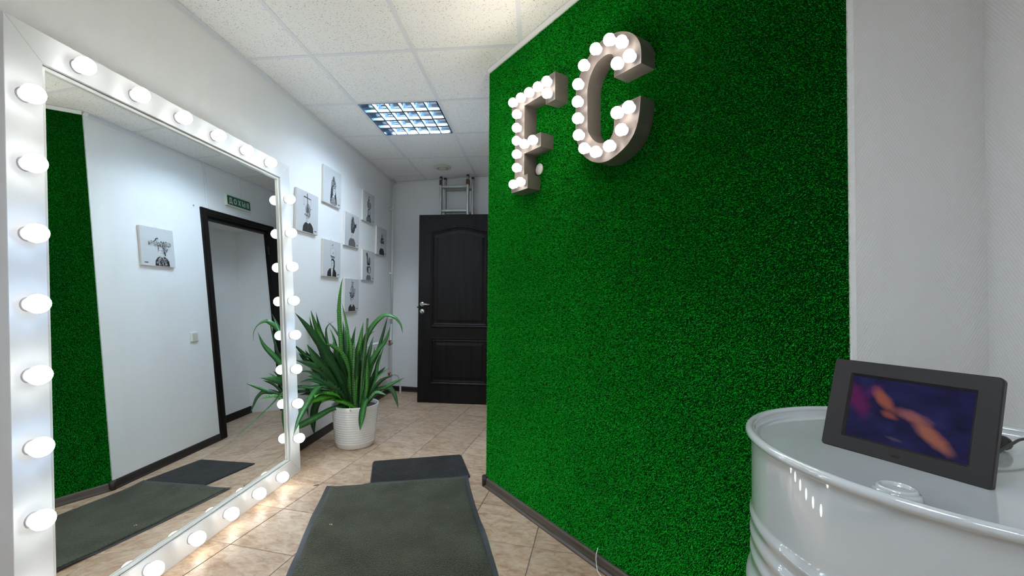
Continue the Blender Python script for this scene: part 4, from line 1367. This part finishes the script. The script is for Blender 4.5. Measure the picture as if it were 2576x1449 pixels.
sw = thing('light_switch', 'cream square light switch left of the doorway, seen in the mirror', 'switch', matrix=frame_matrix((XC - 0.010, 3.306, 0.884), (0, -1, 0), (0, 0, 1)))
MB().box(-0.040, 0.040, 0.0, 0.010, 0.0, 0.080, ch=0.003).build('plate', M['plain_white'], sw)
MB().add([(-0.026, -0.002, 0.014), (0.026, -0.002, 0.014), (0.026, -0.008, 0.066), (-0.026, -0.008, 0.066), (-0.026, 0.002, 0.014), (0.026, 0.002, 0.014), (0.026, 0.002, 0.066), (-0.026, 0.002, 0.066)],
         [(0, 1, 2, 3), (4, 7, 6, 5), (0, 4, 5, 1), (3, 2, 6, 7), (0, 3, 7, 4), (1, 5, 6, 2)]).build('rocker', M['cream'], sw)
tag(MB().tube([(XC - 0.0005, 3.43, 2.068), (XC - 0.005, 3.43, 2.068), (XC - 0.008, 3.43, 2.068)], [0.006, 0.006, 0.003], 10).build('screw', M['socket']), 'tiny grey screw head beside the top of the door casing, seen in the mirror', 'screw')


# ================================================================== ladder behind the door
ld = thing('ladder', 'aluminium extension ladder standing behind the black door', 'ladder', (-0.89, 4.63, 0), 0.0)
lean = 0.0


def stile(x, y, z1):
    o = MB().box(x - 0.012, x + 0.012, y - 0.028, y + 0.028, 0.0, z1, ch=0.003).build('stile', M['alu'], ld)
    MB().prism([(y - 0.029, z1 - 0.012), (y + 0.029, z1 - 0.012), (y + 0.029, z1 + 0.004), (y + 0.016, z1 + 0.014), (y - 0.016, z1 + 0.014), (y - 0.029, z1 + 0.004)], x - 0.013, x + 0.013, 'x').build('end_cap', M['black_plastic'], o)
    return o


st = stile(-0.170, 0.0, 2.452)
MB().box(-0.1835, -0.1565, -0.030, -0.027, 2.365, 2.425).build('sticker', M['blue_sticker'], st)
st = stile(0.135, -0.005, 2.468)
MB().box(0.117, 0.153, -0.036, 0.026, 2.37, 2.425).build('bracket', M['brown_clip'], st)
stile(-0.136, 0.066, 2.456)
stile(0.180, 0.062, 2.456)
for k in range(9):
    z = 0.21 + 0.2675 * k
    MB().box(-0.160, 0.125, -0.016, 0.016, z - 0.015, z + 0.015, ch=0.004).build('rung', M['alu'], ld)
    MB().box(-0.126, 0.170, 0.052, 0.078, z - 0.030, z - 0.004, ch=0.004).build('rung', M['alu'], ld)

# ================================================================== radiator and pipe
rd = thing('radiator', 'white ribbed panel radiator low on the left wall behind the plant', 'radiator', (XL, 4.16, 0.17))
prof = []
nrib = 24
for k in range(nrib):
    y = -0.39 + 0.78 * k / nrib
    d = 0.78 / nrib
    prof += [(0.078, y), (0.078, y + d * 0.55), (0.056, y + d * 0.64), (0.056, y + d * 0.92), (0.078, y + d)]
poly = [(0.045, -0.39)] + prof + [(0.045, 0.39)]
MB().prism(poly, 0.035, 0.425).build('front_panel', M['radiator'], rd)
MB().box(0.028, 0.080, -0.395, 0.395, 0.425, 0.468, ch=0.006).build('top_cover', M['radiator'], rd)
MB().box(0.028, 0.079, 0.385, 0.398, 0.02, 0.465, ch=0.003).box(0.028, 0.079, -0.398, -0.385, 0.02, 0.465, ch=0.003).build('side_cover', M['radiator'], rd)
MB().box(0.001, 0.03, -0.25, -0.22, 0.06, 0.40).box(0.001, 0.03, 0.22, 0.25, 0.06, 0.40).build('wall_bracket', M['radiator'], rd)
for z in (0.415, 0.055):
    vv = MB().tube([(0.060, 0.398, z), (0.066, 0.425, z), (0.074, 0.455, z + 0.002)], [0.011, 0.014, 0.011], 10).tube([(0.073, 0.450, z), (0.080, 0.510, z + 0.006)], 0.017, 8).build('valve', M['brass'], rd)
    MB().box(0.068, 0.082, 0.448, 0.458, z + 0.010, z + 0.030).box(0.070, 0.082, 0.422, 0.486, z + 0.028, z + 0.044, ch=0.003).build('valve_handle', M['red'], vv)
MB().tube(smooth_path([(0.080, 0.50, 0.060), (0.100, 0.56, 0.062), (0.135, 0.60, 0.030), (0.150, 0.62, -0.08), (0.152, 0.62, -0.168)], 5), 0.011, 10).build('hose', M['pipe'], rd)
hp = thing('heating_pipe', 'thin white vertical heating pipe in the far left corner', 'pipe', (XL + 0.030, 4.79, 0))
MB().tube([(0, 0, 0.80), (0, 0, H - 0.004)], 0.011, 12).build('riser', M['pipe'], hp)
MB().tube(smooth_path([(0, 0, 0.80), (0.002, -0.01, 0.70), (0.012, -0.05, 0.61), (0.017, -0.14, 0.587)], 5), 0.011, 12).build('bend', M['pipe'], hp)
for z in (0.86, 1.38, 2.13):
    MB().box(-0.030, 0.013, -0.013, 0.013, z, z + 0.022, ch=0.003).build('pipe_clip', M['pipe'], hp)


# ================================================================== potted plant
POT = (-1.355, 3.11, 0.0)
pl = thing('potted_plant', 'dense snake plant in a white ribbed pot beside the mirror', 'plant', POT)
pr = [(0.0, 0.0), (0.130, 0.0), (0.138, 0.006)]
nr = 15
for k in range(nr):
    z0, z1 = 0.030 + 0.258 * k / nr, 0.030 + 0.258 * (k + 1) / nr
    r0 = 0.141 + 0.030 * (z0 / 0.31)
    r1 = 0.141 + 0.030 * (z1 / 0.31)
    pr += [(r0 - 0.0015, z0), (r0 + 0.0010, z0 + (z1 - z0) * 0.30), ((r0 + r1) / 2 + 0.0016, (z0 + z1) / 2), (r1 + 0.0008, z1 - (z1 - z0) * 0.25)]
pr += [(0.170, 0.290), (0.172, 0.304), (0.171, 0.310), (0.166, 0.312), (0.162, 0.308), (0.158, 0.26), (0.150, 0.10)]
MB().lathe(pr, seg=72).build('pot', M['pot'], pl)
rg = random.Random(11)
sv = [(0, 0, 0.288)]
for r, nn in ((0.06, 16), (0.11, 16), (0.1585, 16)):
    for k in range(nn):
        a = 2 * math.pi * k / nn
        sv.append((r * math.cos(a), r * math.sin(a), 0.278 + rg.random() * 0.012))
sf = [(0, 1 + k, 1 + (k + 1) % 16) for k in range(16)]
for q in (0, 1):
    sf += [(1 + q * 16 + k, 17 + q * 16 + k, 17 + q * 16 + (k + 1) % 16, 1 + q * 16 + (k + 1) % 16) for k in range(16)]
MB().add(sv, sf, smooth=True).build('soil', M['soil'], pl)


def leaf(kind, width, pts, rg):
    path = smooth_path(pts, 5)
    n = len(path)
    cum = [0.0]
    for i in range(1, n):
        cum.append(cum[-1] + (path[i] - path[i - 1]).length)
    tot = cum[-1]
    # the broad side faces roughly the room, with a twist of its own
    tw0 = rg.uniform(-0.45, 0.45)
    tw1 = tw0 + rg.uniform(-0.5, 0.5)
    v, f, uv = [], [], []
    for i, p in enumerate(path):
        t = cum[i] / tot
        tan = (path[min(i + 1, n - 1)] - path[max(i - 1, 0)]).normalized()
        look = Vector((0.25, -0.78, 0.57))
        nrm = look - tan * look.dot(tan)
        nrm.normalize()
        a = tw0 + (tw1 - tw0) * t
        sd = tan.cross(nrm)
        nr_ = nrm * math.cos(a) + sd * math.sin(a)
        sd = tan.cross(nr_).normalized()
        if kind == 's':
            w = width * 0.5
        else:
            grow = 0.42 + 0.58 * min(1.0, t / 0.55) ** 0.8
            taper = 1.0 if t < 0.62 else max(0.0, 1 - ((t - 0.62) / 0.38) ** 2.0)
            w = width * 0.5 * grow * max(taper, 0.02)
        fold = w * (0.30 if kind in 'bps' else 0.22)
        th = 0.0012
        v += [p - sd * w + nr_ * fold, p + nr_ * th, p + sd * w + nr_ * fold, p - nr_ * th]
        uv += [(0.0, cum[i]), (0.5, cum[i]), (1.0, cum[i]), (0.5, cum[i])]
        if i:
            a0, b0 = (i - 1) * 4, i * 4
            for k in range(4):
                f.append((a0 + k, a0 + (k + 1) % 4, b0 + (k + 1) % 4, b0 + k))
    f.append((0, 1, 2, 3))
    f.append(tuple(range((n - 1) * 4, n * 4))[::-1])
    me = bpy.data.meshes.new('leaf')
    me.from_pydata([tuple(q) for q in v], [], f)
    ul = me.uv_layers.new(name='UVMap')
    li = [0] * len(me.loops)
    me.loops.foreach_get('vertex_index', li)
    flat = []
    for q in li:
        flat += uv[q]
    ul.data.foreach_set('uv', flat)
    me.polygons.foreach_set('use_smooth', [True] * len(me.polygons))
    me.materials.append(M['leaf_' + kind])
    return link(bpy.data.objects.new('leaf', me), pl)


rg = random.Random(5)
for kind, width, pts in LEAVES:
    leaf(kind, width, pts, rg)
# shorter leaves that fill the heart of the clump
for k in range(38):
    a = rg.uniform(0, 2 * math.pi) if k < 20 else rg.uniform(2.4, 4.4)
    r0 = rg.uniform(0.01, 0.11)
    le = rg.uniform(0.22, 0.50)
    out = rg.uniform(0.05, 0.20)
    ca, sa = math.cos(a), math.sin(a)
    p0 = (r0 * ca, r0 * sa, 0.28)
    p1 = ((r0 + out * 0.3) * ca, (r0 + out * 0.3) * sa, 0.28 + le * 0.55)
    p2 = ((r0 + out) * ca, (r0 + out) * sa, 0.28 + le)
    leaf(rg.choice('ddddg'), rg.uniform(0.024, 0.050), [p0, p1, p2], rg)
for p0, p1 in (((0.02, -0.150, 0.318), (0.045, -0.178, 0.292)), ((0.045, -0.178, 0.292), (0.030, -0.176, 0.300)), ((0.085, -0.10, 0.30), (0.115, -0.13, 0.35)), ((-0.11, -0.20, 0.50), (-0.075, -0.205, 0.54))):
    MB().tube([p0, ((p0[0] + p1[0]) / 2, (p0[1] + p1[1]) / 2, (p0[2] + p1[2]) / 2 + 0.004), p1], [0.003, 0.0025, 0.001], 6).build('dry_stub', M['straw'], pl)


# ================================================================== mats
def ribbed_mat():
    o0 = Vector((-0.519, 2.993, 0))
    ex = Vector((0.5735, 0.1965, 0)).normalized()
    t = thing('ribbed_mat', 'charcoal ribbed doormat lying beyond the olive mat', 'doormat', matrix=frame_matrix(tuple(o0 - ex * 0.605), ex, (0, 0, 1)))
    w, d, r = 0.605, 0.400, 0.028
    mb = MB()
    out = round_rect(0, w, -d, 0, r, 5)
    mb.prism(out, 0.0, 0.0026)
    mb.build('backing', M['rubber'], t)
    mb = MB()
    nrow = 32
    for k in range(nrow):
        y0 = -d + 0.006 + (d - 0.012) * k / nrow
        y1 = y0 + (d - 0.012) / nrow
        ym = (y0 + y1) / 2
        inset = 0.006
        e = min(ym + d, -ym)
        if e < r:
            inset = 0.006 + r - math.sqrt(max(0.0, r * r - (r - e) ** 2))
        x0, x1 = inset, w - inset
        n = 10
        v, f = [], []
        for i in range(n + 1):
            x = x0 + (x1 - x0) * i / n
            for yy, zz in ((y0, 0.0026), (y0 + (y1 - y0) * 0.28, 0.0066), (y0 + (y1 - y0) * 0.72, 0.0066), (y1, 0.0026)):
                v.append((x, yy, zz + (random.random() - 0.5) * 0.0004))
        for i in range(n):
            for q in range(3):
                f.append((i * 4 + q, (i + 1) * 4 + q, (i + 1) * 4 + q + 1, i * 4 + q + 1))
        mb.add(v, f)
    o = mb.build('rib_pile', M['mat_dark'], t, fix=False)
    return t


ribbed_mat()


def olive_mat():
    o0 = Vector((-1.213, 2.389, 0))
    ex = Vector((0.799, 0.236, 0)).normalized()
    w, d = 0.835, 1.50
    t = thing('floor_mat', 'long olive green floor mat with black rubber edging', 'floor mat', matrix=frame_matrix(tuple(o0), ex, (0, 0, 1)))
    mi = t.matrix_world.copy()
    rb_o = Vector((-0.519, 2.993, 0))
    rb_x = Vector((0.5735, 0.1965, 0)).normalized()
    rb_y = Vector((-rb_x.y, rb_x.x, 0))

    def lift(x, y):
        q = mi @ Vector((x, y, 0)) - rb_o
        a, b = -q.dot(rb_x), -q.dot(rb_y)
        fa = min(max((0.605 + 0.06 - a) / 0.06, 0), 1) * min(max((a + 0.06) / 0.06, 0), 1)
        fb = min(max((0.40 + 0.10 - b) / 0.10, 0), 1) * min(max((b + 0.05) / 0.05, 0), 1)
        s = fa * fb
        s = s * s * (3 - 2 * s)
        e = min(x, w - x)
        wav = 0.0
        if e < 0.09:
            wav = (1 - e / 0.09) ** 2 * max(0.0, 0.010 * math.sin(y * 13.0 + (0.6 if x > w / 2 else 2.2)) * math.sin(y * 4.1 + 1.0))
        return 0.0068 * s + wav

    def shift(x, y):
        """the rubber edge is not quite straight"""
        if x < w / 2:
            return 0.005 * math.sin(y * 7.0 + 1.0) * (1 - x / (w / 2))
        return 0.005 * math.sin(y * 6.0 + 0.3) * ((x - w / 2) / (w / 2))
    bw = 0.024
    nx, ny = 34, 60

    def grid(x0, x1, y0, y1, nx, ny, h0):
        v = []
        for j in range(ny + 1):
            y = y0 + (y1 - y0) * j / ny
            for i in range(nx + 1):
                x = x0 + (x1 - x0) * i / nx
                v.append((x + shift(x, y), y, h0 + lift(x, y)))
        f = [(j * (nx + 1) + i, j * (nx + 1) + i + 1, (j + 1) * (nx + 1) + i + 1, (j + 1) * (nx + 1) + i) for j in range(ny) for i in range(nx)]
        return v, f
    v, f = grid(0, w, -d, 0, nx, ny, 0.0022)
    MB().add(v, f, smooth=True).build('rubber_edge', M['rubber'], t, fix=False)
    v, f = grid(bw, w - bw, -d + bw, -bw, nx, ny, 0.0068)
    mb = MB().add(v, f, smooth=True)
    n1 = nx + 1
    rim = [i for i in range(n1)] + [j * n1 + nx for j in range(1, ny + 1)] + [ny * n1 + i for i in range(nx - 1, -1, -1)] + [j * n1 for j in range(ny - 1, 0, -1)]
    lo = [(v[i][0], v[i][1], v[i][2] - 0.0044) for i in rim]
    m0 = len(mb.v)
    mb.v += lo
    for k in range(len(rim)):
        k2 = (k + 1) % len(rim)
        mb.f.append((rim[k], m0 + k, m0 + k2, rim[k2]))
        mb.m.append(0)
        mb.s.append(False)
    mb.build('pile', M['mat_olive'], t, fix=False)


olive_mat()
mb = MB()
for dx, dy in ((0, 0), (0.006, 0.003), (0.011, -0.002)):
    mb.box(-0.991 + dx, -0.985 + dx, 1.990 + dy, 1.994 + dy, 0.0075, 0.0105, ch=0.001)
tag(mb.build('crumb', M['crumb']), 'tiny beige crumb lying on the olive mat', 'crumb')
tag(MB().tube([(-1.292, 2.396, 0.0025), (-1.281, 2.402, 0.004), (-1.268, 2.410, 0.003)], 0.002, 6).build('twig', M['base_dark']), 'tiny dark twig on the floor tiles left of the olive mat', 'twig')


# ================================================================== drum with digital photo frame
DX, DYc = 0.669, 0.738
dr = thing('steel_drum', 'glossy white steel drum used as a table', 'drum', (DX, DYc, 0))
R0 = 0.2855
prof = [(R0 - 0.004, 0.012), (R0, 0.022), (R0, 0.024), (R0, 0.255), (R0, 0.258)]


def hoop(zc, half, out, k=10):
    return [(R0 + out * 0.5 * (1 + math.cos(math.pi * t / k)), zc + half * t / k) for t in range(-k, k + 1)]


prof += hoop(0.295, 0.034, 0.010)
prof += [(R0, 0.332), (R0, 0.335), (R0, 0.56), (R0, 0.563)]
prof += hoop(0.602, 0.034, 0.010)
for zc in (0.657, 0.6905, 0.724):
    prof += hoop(zc, 0.0165, 0.0035, 8)
prof += [(R0, 0.7415), (R0, 0.743), (R0, 0.80), (R0, 0.8635), (R0, 0.865), (R0 + 0.002, 0.869)]
MB().lathe(prof, seg=144).build('body', M['drum'], dr)
rim = [(R0 + 0.0015 + 0.0078 * math.cos(a) + 0.0002, 0.8735 + 0.0078 * math.sin(a)) for a in [2 * math.pi * k / 14 for k in range(14)]]
MB().lathe(rim, seg=144, close=True).build('rim', M['drum'], dr)
MB().lathe([(R0 - 0.0062, 0.8735), (R0 - 0.0080, 0.868), (R0 - 0.0105, 0.8645), (R0 - 0.018, 0.8630), (0.12, 0.8640), (0.0, 0.8645)], seg=144).build('lid', M['drum'], dr)
MB().lathe([(0.0, 0.0), (R0 - 0.004, 0.0), (R0 + 0.004, 0.003), (R0 + 0.004, 0.012), (R0 - 0.004, 0.014)], seg=144).build('bottom_chime', M['drum'], dr)
bx, by = -0.1985, -0.129
bn = MB().lathe([(0.0250, 0.8632), (0.0245, 0.8690), (0.0232, 0.8712), (0.0215, 0.8716), (0.0213, 0.8728), (0.0210, 0.8750), (0.0195, 0.8765), (0.0175, 0.8768), (0.0158, 0.8758), (0.0155, 0.8680), (0.0, 0.8680)], (bx, by, 0), 40).build('bung', M['drum'], dr)
a_ = math.radians(-52)
ca, sa = math.cos(a_), math.sin(a_)
bar = []
for lx, ly in ((-0.0155, 0.001), (0.0155, 0.001), (0.0155, 0.007), (-0.0155, 0.007)):
    bar.append((bx + lx * ca - ly * sa, by + lx * sa + ly * ca))
MB().prism(bar, 0.8680, 0.8745).build('bung_bar', M['drum'], bn)

ZL = 0.8640
f_o = Vector((0.5088, 0.8188, ZL))
f_x = Vector((0.1025, -0.1785, 0)).normalized()
f_z = Vector((0.272, 0.158, 0.949)).normalized()
pf = thing('photo_frame', 'black digital photo frame with a lit screen standing on the white drum', 'photo frame', matrix=frame_matrix(tuple(f_o), f_x, f_z))
FW, FH = 0.2062, 0.1560
out = round_rect(0, FW, 0, FH, 0.006, 4)
inn = round_rect(0.0275, FW - 0.0235, 0.0225, FH - 0.0225, 0.0015, 4)
inn2 = round_rect(0.0312, FW - 0.0270, 0.0260, FH - 0.0262, 0.0008, 4)
o1 = offset_poly(out, 0.0015)
mb = MB().ring(out, o1, 0.0016, 0.0).ring(o1, inn, 0.0, 0.0).ring(inn, inn2, 0.0, 0.0050).ring(out, out, 0.0016, 0.0105)
mb.fill(out, 0.0105)
mb.build('bezel', M['black_plastic'], pf)
me = bpy.data.meshes.new('screen')
x0, x1, z0, z1 = 0.0312, FW - 0.0270, 0.0260, FH - 0.0262
me.from_pydata([(x0, 0.0049, z0), (x1, 0.0049, z0), (x1, 0.0049, z1), (x0, 0.0049, z1)], [], [(0, 1, 2, 3)])
ul = me.uv_layers.new(name='UVMap')
ul.data.foreach_set('uv', [0, 0, 1, 0, 1, 1, 0, 1])
me.materials.append(M['screen'])
link(bpy.data.objects.new('screen', me), pf)
MB().prism(round_rect(0.0975, 0.1085, 0.0085, 0.0122, 0.0018, 4), -0.0005, 0.001, 'y').build('sensor_window', M['black_gloss'], pf)
MB().prism(round_rect(0.020, FW - 0.020, 0.018, FH - 0.020, 0.008, 4), 0.0105, 0.0225, 'y').build('back_case', M['black_plastic'], pf)
# screw-in support peg that reaches back to the lid
inv = pf.matrix_world.inverted()
pw = pf.matrix_world @ Vector((0.150, 0.0225, 0.060))
foot = Vector((0.795, 0.815, ZL + 0.0135))
pg = MB().tube([inv @ pw, inv @ foot], 0.0045, 10).build('support_peg', M['black_plastic'], pf)
MB().tube([inv @ (foot + Vector((-0.012, -0.010, 0.004))), inv @ (foot + Vector((-0.004, -0.003, 0.001))), inv @ (foot + Vector((0.004, 0.003, -0.001)))], [0.009, 0.0125, 0.0125], 14).build('peg_foot', M['black_plastic'], pg)
pc = pf.matrix_world @ Vector((0.165, 0.020, 0.030))
cab = [pc, (0.690, 0.728, 0.874), (0.73, 0.754, 0.879), (0.78, 0.782, 0.887), (0.82, 0.803, 0.889), (0.90, 0.822, 0.888), (0.955, 0.832, 0.8875), (0.985, 0.838, 0.86), (0.992, 0.840, 0.60), (0.992, 0.840, 0.10), (1.0, 0.83, 0.006)]
MB().tube([inv @ p for p in smooth_path([tuple(q) for q in cab], 6)], 0.0022, 8).build('power_cable', M['black_plastic'], pf)
